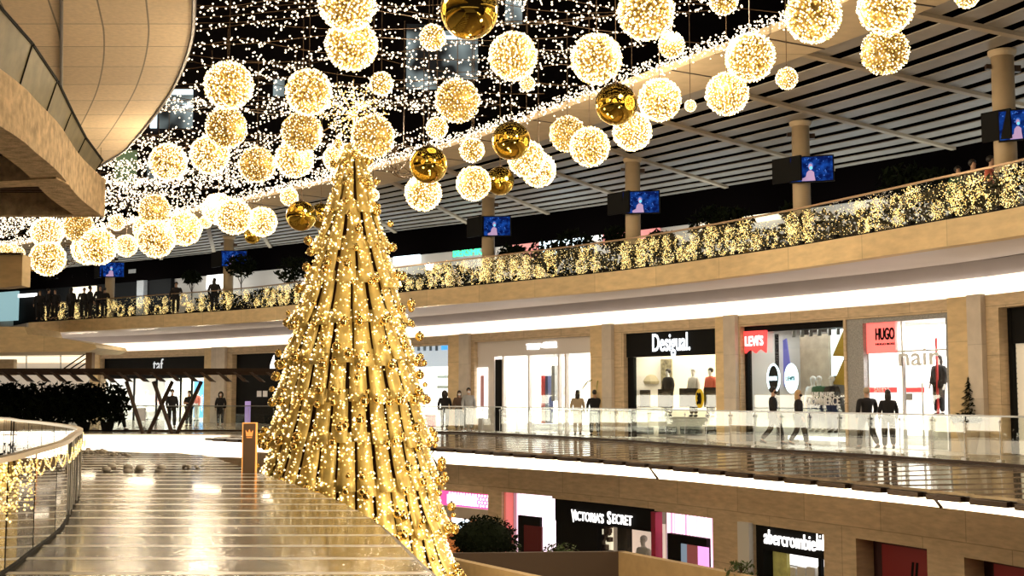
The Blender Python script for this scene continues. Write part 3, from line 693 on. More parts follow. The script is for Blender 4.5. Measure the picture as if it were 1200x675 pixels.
# --- mannequins and people -------------------------------------------------
def skin_mesh(name, vs, es, mt, parent, root=0, lv=1, asp=None):
    me = bpy.data.meshes.new(name); me.from_pydata([v[:3] for v in vs], es, []); me.materials.append(mt)
    o = link(name, me, parent)
    sv = me.skin_vertices.new(name='skin') if hasattr(me.skin_vertices, 'new') else None
    md = o.modifiers.new('skin', 'SKIN'); md.use_smooth_shade = True; md.branch_smoothing = .3
    if not me.skin_vertices:
        import bmesh
        bm = bmesh.new(); bm.from_mesh(me); bm.verts.layers.skin.verify(); bm.to_mesh(me); bm.free()
    for i, v in enumerate(vs):
        r = v[3]; r = r if isinstance(r, tuple) else (r, r)
        me.skin_vertices[0].data[i].radius = r
        me.skin_vertices[0].data[i].use_root = (i == root)
    sd = o.modifiers.new('subsurf', 'SUBSURF'); sd.levels = lv; sd.render_levels = lv
    return o
def person(label, loc, rz, h=1.72, stride=.0, top='black_cloth', bottom='black_cloth', hair='hair', coat=0, arm='down', mask=True, longhair=False, hood=False, group=None, name='person', cat='person', body='skin', bare_legs=False, bag=None, wide=1.0, headless=False):
    k = h / 1.75
    t = thing(name, label, cat, loc, rz, group)
    st = stride
    def S(vs): return [(v[0] * k * wide, v[1] * k, v[2] * k, (tuple(q * k for q in v[3]) if isinstance(v[3], tuple) else v[3] * k)) for v in vs]
    # faces -Y ; x is the figure's side
    hipL, hipR = (.10, 0, .92), (-.10, 0, .92)
    kneeL, kneeR = (.105, -.22 * st - .02, .50), (-.105, .10 * st - .02, .50)
    ankL, ankR = (.105, -.34 * st, .09), (-.105, .50 * st, .09 + .10 * st)
    toeL, toeR = (.115, ankL[1] - .17, .035), (-.115, ankR[1] - .16, .035 + .02 * st)
    shL, shR = (.19, .01, 1.42), (-.19, .01, 1.42)
    if arm == 'down': eL, wL, eR, wR = (.25, .02 + .08 * st, 1.14), (.25, -.06 + .10 * st, .90), (-.25, .02 - .10 * st, 1.14), (-.25, -.08 - .18 * st, .91)
    elif arm == 'hold': eL, wL, eR, wR = (.25, -.02, 1.14), (.12, -.24, 1.12), (-.25, .02, 1.14), (-.25, -.07, .90)
    else: eL, wL, eR, wR = (.25, -.02, 1.14), (.10, -.25, 1.16), (-.25, -.02, 1.14), (-.10, -.25, 1.14)
    V = [(0, 0, .95, (.14, .10)), (0, .01, 1.14, (.125, .09)), (0, 0, 1.33, (.155, .10)), (0, .01, 1.44, (.10, .075)), (0, 0, 1.51, (.052, .055)), (0, -.02, 1.57, (.062, .075)), (0, -.012, 1.66, (.074, .092)), (0, 0, 1.735, (.045, .055))]
    E = [(0, 1), (1, 2), (2, 3), (3, 4), (4, 5), (5, 6), (6, 7)]
    def add(p, r, par): V.append((*p, r)); E.append((par, len(V) - 1)); return len(V) - 1
    for (sh, e, w2, sg) in ((shL, eL, wL, 1), (shR, eR, wR, -1)):
        i = add(sh, .055, 2); i = add(e, .040, i); i = add(w2, .025, i)
        d = (Vector(w2) - Vector(e)).normalized(); side = Vector((sg, 0, 0)); palm = Vector(w2) + d * .07
        fw = d.cross(side).normalized() if d.cross(side).length > .1 else Vector((0, -1, 0))
        j = add(tuple(palm), (.034, .018), i)
        for q, (o_, ln_) in enumerate(((-.030, .062), (-.010, .074), (.010, .070), (.030, .055))):
            a1 = palm + fw * o_ + d * (.03); a2 = a1 + d * ln_ * .5; a3 = a2 + d * ln_ * .4 - side * .018
            f = add(tuple(a1), .0095, j); f = add(tuple(a2), .0085, f); add(tuple(a3), .007, f)
        th = Vector(w2) + d * .03 - fw * .03; f = add(tuple(th), .011, i); add(tuple(th - fw * .022 + d * .035), .009, f)
    for (hp, kn, an, to) in ((hipL, kneeL, ankL, toeL), (hipR, kneeR, ankR, toeR)):
        i = add(hp, .088, 0); i = add(kn, .056, i); i = add(an, .038, i); add(to, (.04, .03), i)
    skin_mesh('body', S(V), E, M[body], t, 0, 1)
    # jacket with sleeves
    V2 = [(0, 0, .88 - coat, (.20 + coat * .10, .145 + coat * .06)), (0, .0, 1.10, (.185, .135)), (0, 0, 1.33, (.205, .14)), (0, .01, 1.44, (.13, .095)), (0, .012, 1.50, (.070, .068))]; E2 = [(0, 1), (1, 2), (2, 3), (3, 4)]
    for (sh, e, w2) in ((shL, eL, wL), (shR, eR, wR)):
        n = len(V2); V2 += [(*sh, .085), (*e, .068), (*w2, .050)]; E2 += [(2, n), (n, n + 1), (n + 1, n + 2)]
    skin_mesh('jacket', S(V2), E2, M[top], t, 1, 1)
    if not bare_legs:
        V3 = [(0, 0, .94, (.15, .115))]; E3 = []
        for (hp, kn, an) in ((hipL, kneeL, ankL), (hipR, kneeR, ankR)):
            n = len(V3); V3 += [(*hp, .125), (*kn, .095), (an[0], an[1], an[2] + .02, .075)]; E3 += [(0, n), (n, n + 1), (n + 1, n + 2)]
        skin_mesh('trousers', S(V3), E3, M[bottom], t, 0, 1)
    for (an, to) in ((ankL, toeL), (ankR, toeR)):
        skin_mesh('shoe', S([(an[0], an[1] + .05, an[2] - .04, (.045, .04)), (an[0], an[1], an[2] - .03, .05), (to[0], to[1], to[2] + .005, (.045, .032))]), [(0, 1), (1, 2)], M['blackcloth'], t, 1, 1)
    if hair:
        m = MB(); m.ball((0, .015 * k, 1.69 * k), .094 * k, .112 * k, .10 * k, 14, 9)
        if longhair: m.ball((0, .06 * k, 1.56 * k), .10 * k, .075 * k, .17 * k, 12, 8)
        if hood: m.ball((0, .02 * k, 1.60 * k), .15 * k, .14 * k, .20 * k, 12, 8)
        m.v = [(x, max(y, -.075 * k) if z > 1.68 * k else max(y, -.03 * k), z) for x, y, z in m.v]
        m.build('hair', M[hair], t, True)
        m = MB(); m.tube([(0, -.085 * k, 1.665 * k), (0, -.115 * k, 1.63 * k)], [.008 * k, .017 * k], 6); m.build('nose', M[body], t, True)
        for sx in (-1, 1): m = MB(); m.ball((sx * .028 * k, -.092 * k, 1.675 * k), .011 * k, .008 * k, .008 * k, 8, 5); m.build('eye', M['hair'], t, True)
        if mask:
            m = MB(); m.ball((0, -.062 * k, 1.61 * k), .062 * k, .062 * k, .05 * k, 12, 8); m.build('face_mask', M['mask'] if mask is True else M[mask], t, True)
    if bag:
        m = MB(); m.box((.30 * k, 0, .70 * k), (.14, .30, .30)); m.tube([(.30 * k, -.1, .85 * k), (.27 * k, 0, .98 * k), (.30 * k, .1, .85 * k)], .012, 6); m.build('bag', M[bag], t)
    return t
M['black_cloth'] = M['blackcloth']
for nm, c in (('grey_cloth', (.30, .32, .32)), ('beige_cloth', (.42, .33, .22)), ('red_cloth', (.5, .04, .04)), ('coral_cloth', (.75, .16, .10)), ('green_cloth', (.03, .12, .06)), ('brown_cloth', (.10, .06, .04)), ('navy_cloth', (.03, .04, .10)), ('lilac_cloth', (.45, .32, .55)), ('white_cloth', (.75, .74, .72))): colmat(nm, c)
M['wig'] = mat('white_head', (.85, .85, .85), .4)
def foot(px, py): return at_z(px, py, 0.0)
def P(label, px, py, rz, **k): return person(label, foot(px, py), rz, **k)
P('person in a black hooded coat seen from behind, left of the group of four', 521, 505, math.radians(170), hood=True, stride=.2, arm='down', mask=None, wide=1.1)
P('person in dark clothes half hidden inside the walking group of four', 532, 502.5, math.radians(10), longhair=True)
P('person with long dark hair and a dark brown coat, beside the person in grey', 538, 505, math.radians(8), longhair=True, top='brown_cloth', coat=.25, stride=.25, bag='blackcloth')
P('person in grey sweatshirt and grey trousers with white face mask', 549, 505.5, math.radians(12), top='grey_cloth', bottom='grey_cloth', stride=.25, h=1.84)
P('person in a long beige coat seen from behind beside a potted palm', 677, 510, math.radians(172), top='beige_cloth', bottom='beige_cloth', coat=.45, hood=False, longhair=True, stride=.15)
P('person in black jacket walking by the potted palm with orange pot', 697, 511, math.radians(185), hood=False, stride=.2, wide=1.15)
P('person in black jacket and black face mask before the oval signs', 907, 521.5, math.radians(65), stride=.7, mask='blackcloth', h=1.78, wide=1.2)
P('person with blond hair and coral top under a black jacket', 937, 523, math.radians(60), hair='blond', longhair=True, mask='blackcloth', stride=.55, h=1.68, top='black_cloth', wide=1.1)
P('person in black and beige jacket with pale cap walking away', 1017, 527, math.radians(195), hair='beige_cloth', stride=.65, top='black_cloth', h=1.74, mask=None, wide=1.3)
P('person with long dark hair in black, back turned, nearest the tapered pot', 1042, 527.5, math.radians(168), longhair=True, stride=.5, h=1.68, mask=None)
P('person in black hooded coat with white face mask, alone by the pale column', 258, 499, 0, hood=True, h=1.70, coat=.3)
P('person in black behind the crossing slanted struts', 201, 502, math.radians(30), stride=.2, h=1.80)
P('person in black with arms raised in front, right of the crossing slanted struts', 221, 500, math.radians(-20), arm='both', h=1.75)
P('person in dark trousers walking left of the slanted struts', 138, 504.6, math.radians(90), stride=.8, h=1.78)
# coral top and pale shoulders as worn pieces
# mannequins
def sfp(px, off, z=.01): s = SF.hit(px, 470, off)[0]; p = SF.off(s, off); return (p[0], p[1], z), SF.ang(s)
for px, topm, lb in ((953, 'white_cloth', 'white mannequin in pale jacket, left of the three in the window'), (960, 'green_cloth', 'white mannequin in a dark green jacket in the shop window'), (975, 'black_cloth', 'white mannequin in a black jacket, right of the three in the window')):
    (l, an) = sfp(px, -1.0, .35); person(lb, l, an + .2, h=1.78, top=topm, bottom='navy_cloth', hair='wig', mask=None, name='mannequin', cat='mannequin', body='white')
m = MB(); s0 = SF.hit(946, 490, -1)[0]; s1 = SF.hit(983, 490, -1)[0]; m.strip(SF, s0, s1, .0, .35, -1.5, -.6); tag(m.build('display_plinth', M['whitew']), 'white plinth under the three window mannequins', 'plinth')
for px, lb in ((1101, 'mannequin with long dark hair hung high in the bright window'),):
    (l, an) = sfp(px, -1.0, .95); person(lb, l, an, h=1.75, top='black_cloth', bottom='black_cloth', hair='hair', longhair=True, mask=None, name='mannequin', cat='mannequin', body='white')
m = MB(); s0 = SF.hit(1096, 490, -1)[0]; s1 = s0 + .7; m.strip(SF, s0, s1, .0, .95, -1.3, -.7); tag(m.build('display_plinth', M['whitew']), 'tall white plinth under the dark haired mannequin', 'plinth')
for px, topm, lb in ((783, 'black_cloth', 'mannequin with a dark bag shaped head beside the speckled column'), (813, 'white_cloth', 'white mannequin with dark glasses in the cream window'), (833, 'coral_cloth', 'mannequin in rust colours at the right end of the cream window')):
    (l, an) = sfp(px, -1.3, .75); person(lb, l, an, h=1.75, top=topm, bottom='brown_cloth', hair='hair' if px != 813 else 'wig', mask=None, name='mannequin', cat='mannequin', body='white')
m = MB(); s0 = SF.hit(778, 490, -1.3)[0]; s1 = SF.hit(836, 490, -1.3)[0]; m.strip(SF, s0, s1, .0, .75, -1.6, -1.0); tag(m.build('display_plinth', cream), 'cream plinth under the mannequins behind the black screens', 'plinth')
for px, py, d in ((184, 500, -2.0), (172, 500, -1.6), (231, 500, -1.4)):
    (l, an) = sfp(px, d, .01); person({184: 'mannequin in red, second from the left end of the lit sport shop window', 172: 'mannequin in pale clothes nearest the left end of the lit sport shop', 231: 'mannequin in coral at the right end of the lit sport shop window'}[px], l, an, h=1.8, top={184: 'red_cloth', 172: 'white_cloth', 231: 'coral_cloth'}[px], bottom='white_cloth', hair='wig', mask=None, name='mannequin', cat='mannequin', body='white')

# --- mid railing -----------------------------------------------------------
rl = thing('glass_railing', 'long curved glass railing with steel handrail along the far shops', 'railing')
sR0 = 6.0; n = int((MR.L - sR0 - 2) / 1.12)
for i in range(min(n, 96)):
    s0 = sR0 + i * 1.12 + .02; s1 = s0 + 1.08
    tl = .015 + random.uniform(-.0016, .0016)
    a = MR.off(s0, 0); b = MR.off(s1, 0); T = MR.tan((s0 + s1) / 2); nn = np.array([T[1], -T[0]]); yaw = random.uniform(-.002, .002)
    def q(p, z, o, sg): k = o - tl * z + sg * yaw * .5; return (p[0] + nn[0] * k, p[1] + nn[1] * k, z)
    m = MB(); m.hexa([q(a, .05, 0, -1), q(b, .05, 0, 1), q(b, .05, -.015, 1), q(a, .05, -.015, -1), q(a, 1.06, 0, -1), q(b, 1.06, 0, 1), q(b, 1.06, -.015, 1), q(a, 1.06, -.015, -1)])
    gp = m.build('glass_panel', M['rglass'], rl)
m = MB()
for i in range(int(MR.L * 1)):
    pass
m.strip(MR, sR0, MR.L - 1, 1.06, 1.10, -.04, .03, .6); m.build('handrail', M['steel'], rl)
m = MB(); m.strip(MR, sR0, MR.L - 1, -.02, .05, -.05, .05, .6); m.build('base_channel', M['brown'], rl)
m = MB(); m.box((0, 0, .09), (.16, .10, .05)); m.box((0, 0, .95), (.05, .04, .04)); m.box((0, 0, .5), (.012, .012, 1.0)); o0 = m.build('clamp_post', M['steel'], rl)
for i in range(n):
    s0 = sR0 + i * 1.12; p = MR.off(s0, .03); o = o0 if i == 0 else link('clamp_post', o0.data, rl)
    o.location = (p[0], p[1], 0); o.rotation_euler = (0, 0, MR.ang(s0))

# --- near railing ----------------------------------------------------------
rl = thing('glass_railing', 'near curved glass railing with added gold bulbs at lower left', 'railing')
i = 0; s0 = 10.0
while s0 < NRL.L - 1.5:
    m = MB(); m.strip(NRL, s0 + .02, s0 + 1.46, .03, .97, -.015, .0, .5); m.build('glass_panel', M['nglass'], rl); s0 += 1.5
m = MB(); m.strip(NRL, 8, NRL.L - .5, .97, 1.02, -.05, .04, .4); m.build('handrail', mat('pale_handrail', (.62, .52, .40), .3, metal=.4), rl)
m = MB(); m.strip(NRL, 8, NRL.L - .5, -.02, .025, -.035, .035, .4); m.build('base_channel', M['black'], rl)
s0 = 10.0; o0 = None
while s0 < NRL.L - 1.5 and NRL.at(s0)[1] > 16:
    p = NRL.off(s0, -.03)
    if o0 is None: m = MB(); m.tube([(0, 0, .02), (0, 0, .78)], .012, 6); m.tube([(0, 0, .78), (0, 0, .97)], .02, 6); o0 = m.build('baluster', M['steel'], rl); o = o0
    else: o = link('baluster', o0.data, rl)
    o.location = (p[0], p[1], 0); s0 += .75
# added scalloped bulbs inside the rail stand in for reflections in its glass
pts = []; s0 = 10
for s in np.arange(9, NRL.L - 1, .035):
    for q in range(2):
        sag = abs(math.sin(s * PI / .75)) * .16
        near = NRL.at(s)[1] < 12.0
        o_ = NRL.off(s + random.uniform(-.03, .03), -.09)
        if near:
            for qq in range(2): pts.append((o_[0] + random.uniform(-.03, .03), o_[1] + random.uniform(-.03, .03), .96 - sag * random.random() - random.random() ** 1.5 * .40))
        elif q == 0: pts.append((o_[0], o_[1], .93 - sag))
me = bulb_mesh('string_lights', pts, rng.uniform(.006, .014, len(pts)), [M['bulb3'], M['bulb2']], (rng.random(len(pts)) < .65).astype(int))
tag(link('string_lights', me), 'added gold bulbs standing in for reflections in the near curved glass railing', 'fairy lights', kind='stuff')

M['pyc'] = emi('crown_orange', (1, .40, .10), .7)
# --- light pylon sign on the apron
pb = at_z(292, 553, 0); py_ = thing('sign_pylon', 'bronze sign pylon with glowing orange edges and a crown mark', 'sign', (pb.x, pb.y, -.06))
m = MB(); m.box((0, 0, .52), (.26, .10, 1.04)); m.build('post', mat('bronze_panel', (.28, .18, .11), .4), py_)
m = MB()
for sx in (-1, 1): m.box((sx * .135, 0, .52), (.018, .11, 1.04))
m.box((0, -.002, 1.045), (.288, .11, .018)); m.build('lit_edge', emi('soft_orange_edge', (1, .42, .10), .8), py_)
m = MB(); m.prism([(-.06, .78), (.06, .78), (.075, .90), (.03, .84), (0, .92), (-.03, .84), (-.075, .90)], -.07, -.05); m.prism([(-.055, .745), (.055, .745), (.055, .76), (-.055, .76)], -.07, -.05); m.build('crown_mark', M['pyc'], py_)

# --- pergola with slanted struts at the far left
pg = thing('pergola', 'dark slatted pergola on slanted struts in front of the sport shop', 'canopy')
a = at_d(-60, 440, 52); b = at_d(352, 440, 52)
zt = at_d(200, 432.5, 52).z; zb = at_d(200, 440, 52).z; zf = at_d(200, 448, 52).z
m = MB(); m.box(((a.x + b.x) / 2, 51.9, zt - .05), (b.x - a.x, 2.6, .09)); m.box(((a.x + b.x) / 2, 50.7, (zt + zb) / 2), (b.x - a.x, .1, zt - zb)); m.build('roof_beam', M['brown'], pg)
m = MB(); x = a.x
while x < b.x - .5:
    m.prism([(x, zb + .12), (x + .12, zb + .12), (x + .62, zf), (x + .44, zf + .02)], 50.6, 51.0); x += .675
m.build('blades', mat('blade_brown', (.10, .07, .055), .35, metal=.4), pg)
for x0, x1 in ((148, 172), (180, 206), (202, 178), (236, 211)):
    p = at_d(x0, 447, 51.2); q = at_z(x1, 504.5, .0); q.y = 51.2; q.z = -.03; q.x = (x1 - 600) / F * 51.4
    m = MB(); m.tube([p, q], .085, 8); m.build('strut', M['brown'], pg)
def foliage_pts(c, r, n, lf, seed=0):
    g = np.random.default_rng(seed); m = MB()
    for i in range(n):
        d = g.normal(size=3); d /= np.linalg.norm(d); rr = g.random() ** .4
        p = Vector((c[0] + d[0] * r[0] * rr, c[1] + d[1] * r[1] * rr, c[2] + d[2] * r[2] * rr))
        a_ = Vector(g.normal(size=3)).normalized(); b_ = a_.cross(Vector(g.normal(size=3))).normalized(); L = lf * (0.6 + .8 * g.random())
        m.quad(p - a_ * L, p + b_ * L * .35, p + a_ * L, p - b_ * L * .35)
    return m
def plant(label, loc, trunk, crown, n, lf, seed, potr=.25, poth=.4, mt='foliage', potm='pot', name='potted_plant'):
    t = thing(name, label, 'plant', loc)
    m = MB(); m.lathe([(potr * .7, 0), (potr, poth), (potr * .9, poth), (potr * .85, poth - .04)], n=14); m.build('pot', M[potm], t)
    m = MB(); m.tube([(0, 0, poth - .05), (.02, 0, trunk * .6), (0, 0, trunk + .1)], .03, 6)
    for k in range(5):
        an = k * 1.256; m.tube([(0, 0, trunk * .7), (crown[0] * .5 * math.cos(an), crown[1] * .5 * math.sin(an), trunk + crown[2] * .3)], .012, 5)
    m.build('trunk', M['brown'], t)
    foliage_pts((0, 0, trunk + crown[2] * .6), crown, n, lf, seed).build('leaves', M[mt], t)
    return t
# planting below the pergola
for i, (px, w_) in enumerate(((-10, 1.2), (16, 1.1), (42, 1.1), (70, 1.1), (96, 1.0), (124, 1.0))):
    q = at_z(px, 503, 0); l = (q.x * 53 / q.y * 1.0, 53.2, 0.0)
    plant('dark bushy plant under the pergola, %s' % ['at the frame edge', 'second from the frame edge', 'third from the frame edge', 'fourth from the frame edge', 'fifth from the frame edge', 'nearest the walking person'][i], l, .6, (w_, .6, .95), 900, .16, 20 + i, .3, .4, 'foliage', 'black')

# potted conifer right, and palm
q = at_z(1139, 531, 0); t = thing('potted_conifer', 'slim dark conifer in a tapered pale pot by the right columns', 'plant', (q.x, q.y, 0))
m = MB(); m.lathe([(.22, 0), (.44, .78), (.46, .80), (.40, .80), (.38, .74)], n=4 * 4); m.build('pot', M['pot'], t)
mm = foliage_pts((0, 0, .92), (.60, .6, .16), 260, .10, 3); m2 = MB(); g = np.random.default_rng(4)
for i in range(900):
    z = g.random(); rad = .27 * (1 - z) ** .7 * (.85 + .3 * math.sin(z * 40)); an = g.random() * 6.28
    p = Vector((rad * math.cos(an), rad * math.sin(an), .9 + z * 1.15)); d = Vector((math.cos(an), math.sin(an), -.4)); u = d.cross(Vector((0, 0, 1)))
    mm.quad(p - u * .03, p + d * .07, p + u * .03, p - d * .03)
mm.build('leaves', M['foliage'], t)
m = MB(); m.tube([(0, 0, .7), (0, 0, 2.0)], .03, 6); m.build('trunk', M['brown'], t)
q = at_z(703, 510.5, 0); t = thing('potted_palm', 'thin palm with arching fronds in an orange lit pot', 'plant', (q.x, q.y, 0))
m = MB(); m.lathe([(.22, 0), (.34, .7), (.36, .72), (.30, .72)], n=14); m.build('pot', M['orange_pot'] if 'orange_pot' in M else colmat('orange_pot', (.8, .25, .05)), t)
m = MB(); m.tube([(0, 0, .6), (0, 0, 2.2)], .03, 6)
for k in range(7):
    an = k * .9; L = .9; P0 = [(math.cos(an) * L * u, math.sin(an) * L * u, 2.1 + .5 * u - 1.0 * u * u) for u in (0, .3, .6, 1)]
    m.tube(P0, [.02, .03, .025, .005], 5)
m.build('fronds', colmat('palm_green', (.35, .33, .10)), t)

# --- upper gallery: columns with screens -----------------------------------
def person_screen(parent, w_, h_, off):
    z = off
    m = MB(); m.box((0, z, 0), (w_ * .94, .004, h_ * .90)); m.build('screen', mat('screen_backdrop', (.005, .02, .12), .3, emis=(.010, .06, .36), es=1.0, noise=None) if 'scr' not in M else M['scr'], parent)
    m = MB(); g = np.random.default_rng(5)
    for i in range(46):
        x = g.uniform(-.44, .44) * w_; zz = g.uniform(-.38, .42) * h_; r = g.uniform(.006, .022)
        m.ball((x, z - .004, zz), r, .003, r, 6, 4)
    m.build('screen_bokeh', EM['midblue'], parent)
    m = MB(); m.prism([(-.22 * w_, -.44 * h_), (.08 * w_, -.44 * h_), (.06 * w_, -.25 * h_), (.055 * w_, -.12 * h_), (.0, -.05 * h_), (-.06 * w_, -.05 * h_), (-.11 * w_, -.13 * h_), (-.13 * w_, -.28 * h_), (-.23 * w_, -.36 * h_)], z - .012, z - .008); m.build('screen_torso', EM['screenskin'], parent)
    m = MB(); m.ball((-.02 * w_, z - .012, .08 * h_), .045 * w_, .003, .075 * w_, 14, 8); m.build('screen_head', EM['screenskin'], parent)
    m = MB(); m.ball((-.015 * w_, z - .008, .13 * h_), .06 * w_, .003, .075 * w_, 14, 8); m.build('screen_hair', EM['midblue'], parent)
    m = MB(); m.ball((-.01 * w_, z - .018, .04 * h_), .038 * w_, .003, .04 * w_, 12, 8); m.build('screen_mask', EM['screencyan'], parent)
M['scr'] = mat('screen_backdrop', (.003, .005, .02), .9, spec=0., emis=(.012, .07, .38), es=1.0)
_nt = M['scr'].node_tree; _b = _nt.nodes['Principled BSDF']; _tc = _nt.nodes.new('ShaderNodeTexCoord'); _nz = _nt.nodes.new('ShaderNodeTexNoise'); _nz.inputs['Scale'].default_value = 5
_rp = _nt.nodes.new('ShaderNodeValToRGB'); _rp.color_ramp.elements[0].color = (.001, .006, .06, 1); _rp.color_ramp.elements[1].color = (.008, .06, .32, 1); _rp.color_ramp.elements[0].position = .4; _rp.color_ramp.elements[1].position = .7
_nt.links.new(_tc.outputs['Object'], _nz.inputs['Vector']); _nt.links.new(_nz.outputs[0], _rp.inputs[0]); _nt.links.new(_rp.outputs[0], _b.inputs['Emission Color'])
ordt = ['column at right edge', 'column second from right', 'column third from right', 'column just right of the tree', 'column nearest left of the tree', 'farthest left column']
colM = mat('tan_column', (.50, .38, .24), .55, noise=(2, .08))
ordn = ['at the right frame edge', 'second column from the right', 'third column from the right, right of the middle', 'fourth column from the right, right of the tree', 'left of the tree, second from the left', 'farthest left']
for i, (px, D, pyc, wpx, hpx) in enumerate(((1186, 30, 146, 46, 37), (943, 38, 198, 52, 31), (743, 44, 237, 45, 27), (572, 52, 265, 38, 24), (266, 66, 303, 31, 19), (127, 73, 316, 29, 18))):
    c = at_d(px, 240, D); c.x = (px - 600) / F * D
    co = thing('column', 'round tan column of the upper gallery, %s' % ordn[i], 'column', (c.x, c.y, 5.8))
    m = MB(); m.lathe([(.27, 0), (.27, 4.16)], n=24); m.build('shaft', colM, co, True)
    m = MB(); m.lathe([(.30, 4.05), (.34, 4.15), (.34, 4.2)], n=24); m.build('collar', colM, co)
    m = MB(); m.box((.34, 0, 3.75), (.18, .14, .16)); m.box((-.36, 0, 3.8), (.12, .12, .12)); m.build('camera_box', M['brown'], co)
    pc = at_d(px + (8 if i < 5 else 4), pyc, D - .75); w_ = wpx / F * D * .98; h_ = hpx / F * D
    tv = thing('television', 'blue screen showing a masked person, on the %s' % ordt[i], 'screen', tuple(pc), math.radians(-6) + math.atan2(pc.x, pc.y) * -.9, 'screens on the gallery columns')
    m = MB(); m.box((0, .05, 0), (w_, .09, h_)); m.build('casing', M['black'], tv)
    m = MB(); m.box((0, .25, 0), (.12, .35, .12)); m.build('bracket', M['black'], tv)
    person_screen(tv, w_, h_, -.001)
    tv.rotation_euler[0] = math.radians(6)
    pc2 = at_d(px - wpx * .42, pyc + 1, D - .45)
    t2 = thing('television', 'black screen turned away, beside the blue one, %s' % ordt[i], 'screen', tuple(pc2), math.radians(-50), 'turned away screens on the gallery columns')
    m = MB(); m.box((0, .04, 0), (w_ * .8, .08, h_ * .95)); m.build('casing', M['black'], t2)
    m = MB(); m.box((.25, .2, 0), (.1, .3, .1)); m.build('bracket', M['black'], t2)

# --- upper railing with lights ---------------------------------------------
ur = thing('glass_railing', 'upper gallery glass railing running above the tan fascia', 'railing')
i = 0; s0 = 1.0
while s0 < UF.L - 1.5:
    m = MB(); m.strip(UF, s0 + .02, s0 + 1.43, 5.84, 6.86, -.14, -.125, .7); m.build('glass_panel', M['glass'], ur); s0 += 1.45
m = MB(); m.strip(UF, .5, UF.L, 6.86, 6.91, -.17, -.10, .6); m.build('handrail', mat('bronze_handrail', (.30, .20, .12), .35, metal=.6), ur)
m = MB(); m.strip(UF, .5, UF.L, 5.8, 5.85, -.2, -.08, .8)
s0 = 1.0
while s0 < UF.L - 1.5: p = UF.off(s0, -.1); m.box((p[0], p[1], 5.86), (.1, .1, .14), UF.ang(s0)); s0 += 1.45
m.build('base_channel', M['black'], ur)
# light clusters (rosettes) hung behind the glass
def cluster_pts(n, R0, g, ring=False):
    out = []
    for i in range(n):
        a = g.random() * 6.283; r = R0 * (g.uniform(.62, 1.0) if ring else g.random() ** .55)
        out.append((r * math.cos(a), g.uniform(-.05, .05), r * math.sin(a) * 1.1))
    return out
cls = []
for v in range(5):
    g = np.random.default_rng(40 + v); pt = cluster_pts(150 if v < 4 else 120, .30, g, v == 4)
    cls.append(bulb_mesh('fairy_light_cluster', pt, g.uniform(.010, .021, len(pt)), [M['bulb3'], M['bulb2']], (g.random(len(pt)) < .5).astype(int)))
s = 1.2; k = 0; rr = random.Random(3)
while s < UF.L - 6:
    for (z, pr) in ((6.14, .82), (6.60, .62)):
        if rr.random() < pr and k < 230:
            p = UF.off(s + rr.uniform(-.15, .15), -.32 - rr.random() * .2)
            o = link('fairy_light_cluster', cls[k % 5], None, (p[0], p[1], z + rr.uniform(-.08, .08))); o.rotation_euler = (0, rr.uniform(0, 6), 0)
            o.rotation_euler = (0, 0, UF.ang(s)); sx = rr.uniform(.75, 1.1); o.scale = (sx, sx, sx)
            tag(o, 'round cluster of gold fairy lights hung behind the upper railing', 'fairy lights', 'light clusters along the upper railing'); k += 1
    s += .72
pts = []
for s in np.arange(.8, UF.L - 1, .02):
    for q in range(2 if UF.at(s)[0] > -3 else 1):
        p = UF.off(s + rng.uniform(-.02, .02), -.22 - rng.random() * .5); pts.append((p[0], p[1], 5.88 + rng.random() * 1.0))
me = bulb_mesh('string_lights', pts, rng.uniform(.008, .018, len(pts)), [M['bulb3'], M['bulb2']], (rng.random(len(pts)) < .55).astype(int))
tag(link('string_lights', me), 'scattered fairy lights strung along the upper gallery railing', 'fairy lights', kind='stuff')
# dark planting trough leaves behind the lights (right part)
mm = MB(); g = np.random.default_rng(9)
for i in range(9500):
    s = g.uniform(14, UF.L - 1); p = UF.off(s, -.6 - g.random() * .5); zt_ = 6.75 + .15 * math.sin(s * 1.7); p = Vector((p[0], p[1], 5.85 + g.random() * (zt_ - 5.85)))
    a_ = Vector(g.normal(size=3)).normalized(); b_ = a_.cross(Vector(g.normal(size=3))).normalized(); L = .13
    mm.quad(p - a_ * L, p + b_ * L * .4, p + a_ * L, p - b_ * L * .4)
tag(mm.build('hedge', M['foliage']), 'dark low hedge behind the fairy lights of the upper gallery', 'hedge', kind='stuff')
m = MB(); m.strip(UF, 14, UF.L - 1, 5.8, 6.0, -1.15, -.6); tag(m.build('planter_trough', M['black']), 'long dark trough holding the upper gallery hedge', 'planter')
# trees behind the upper railing
for i, (px, pyt, D, cr) in enumerate(((283, 300, 64, 1.1), (345, 302, 62, 1.3), (225, 318, 68, .7), (600, 288, 52, .9), (640, 284, 50, 1.1), (672, 272, 49, 1.2), (722, 268, 47, .9), (775, 272, 45, .8), (836, 244, 43, 1.2), (860, 246, 42, 1.0), (931, 238, 40.5, .7), (1062, 195, 35.5, 1.15), (1100, 200, 34.5, .9))):
    c = at_d(px, pyt, D)
    plant('dark leafy tree behind the upper railing, %s' % ['left of the tree below a blue screen', 'close on the left of the gold tree', 'small one near the dark doorway', 'beside the green letters', 'left one before the cyan glow', 'right one before the cyan glow', 'just left of the third column', 'just right of the third column', 'left of the pair between two columns', 'right of the pair between two columns', 'beside the second column from the right', 'tall one left of the right frame edge', 'between the tall tree and the right frame edge'][i],
          (c.x, c.y, 5.8), max(.7, c.z - 5.8 - .8 * cr), (cr * .75, cr * .6, cr * .55), 420, .15, 60 + i, .28, .45, 'foliage', 'black')
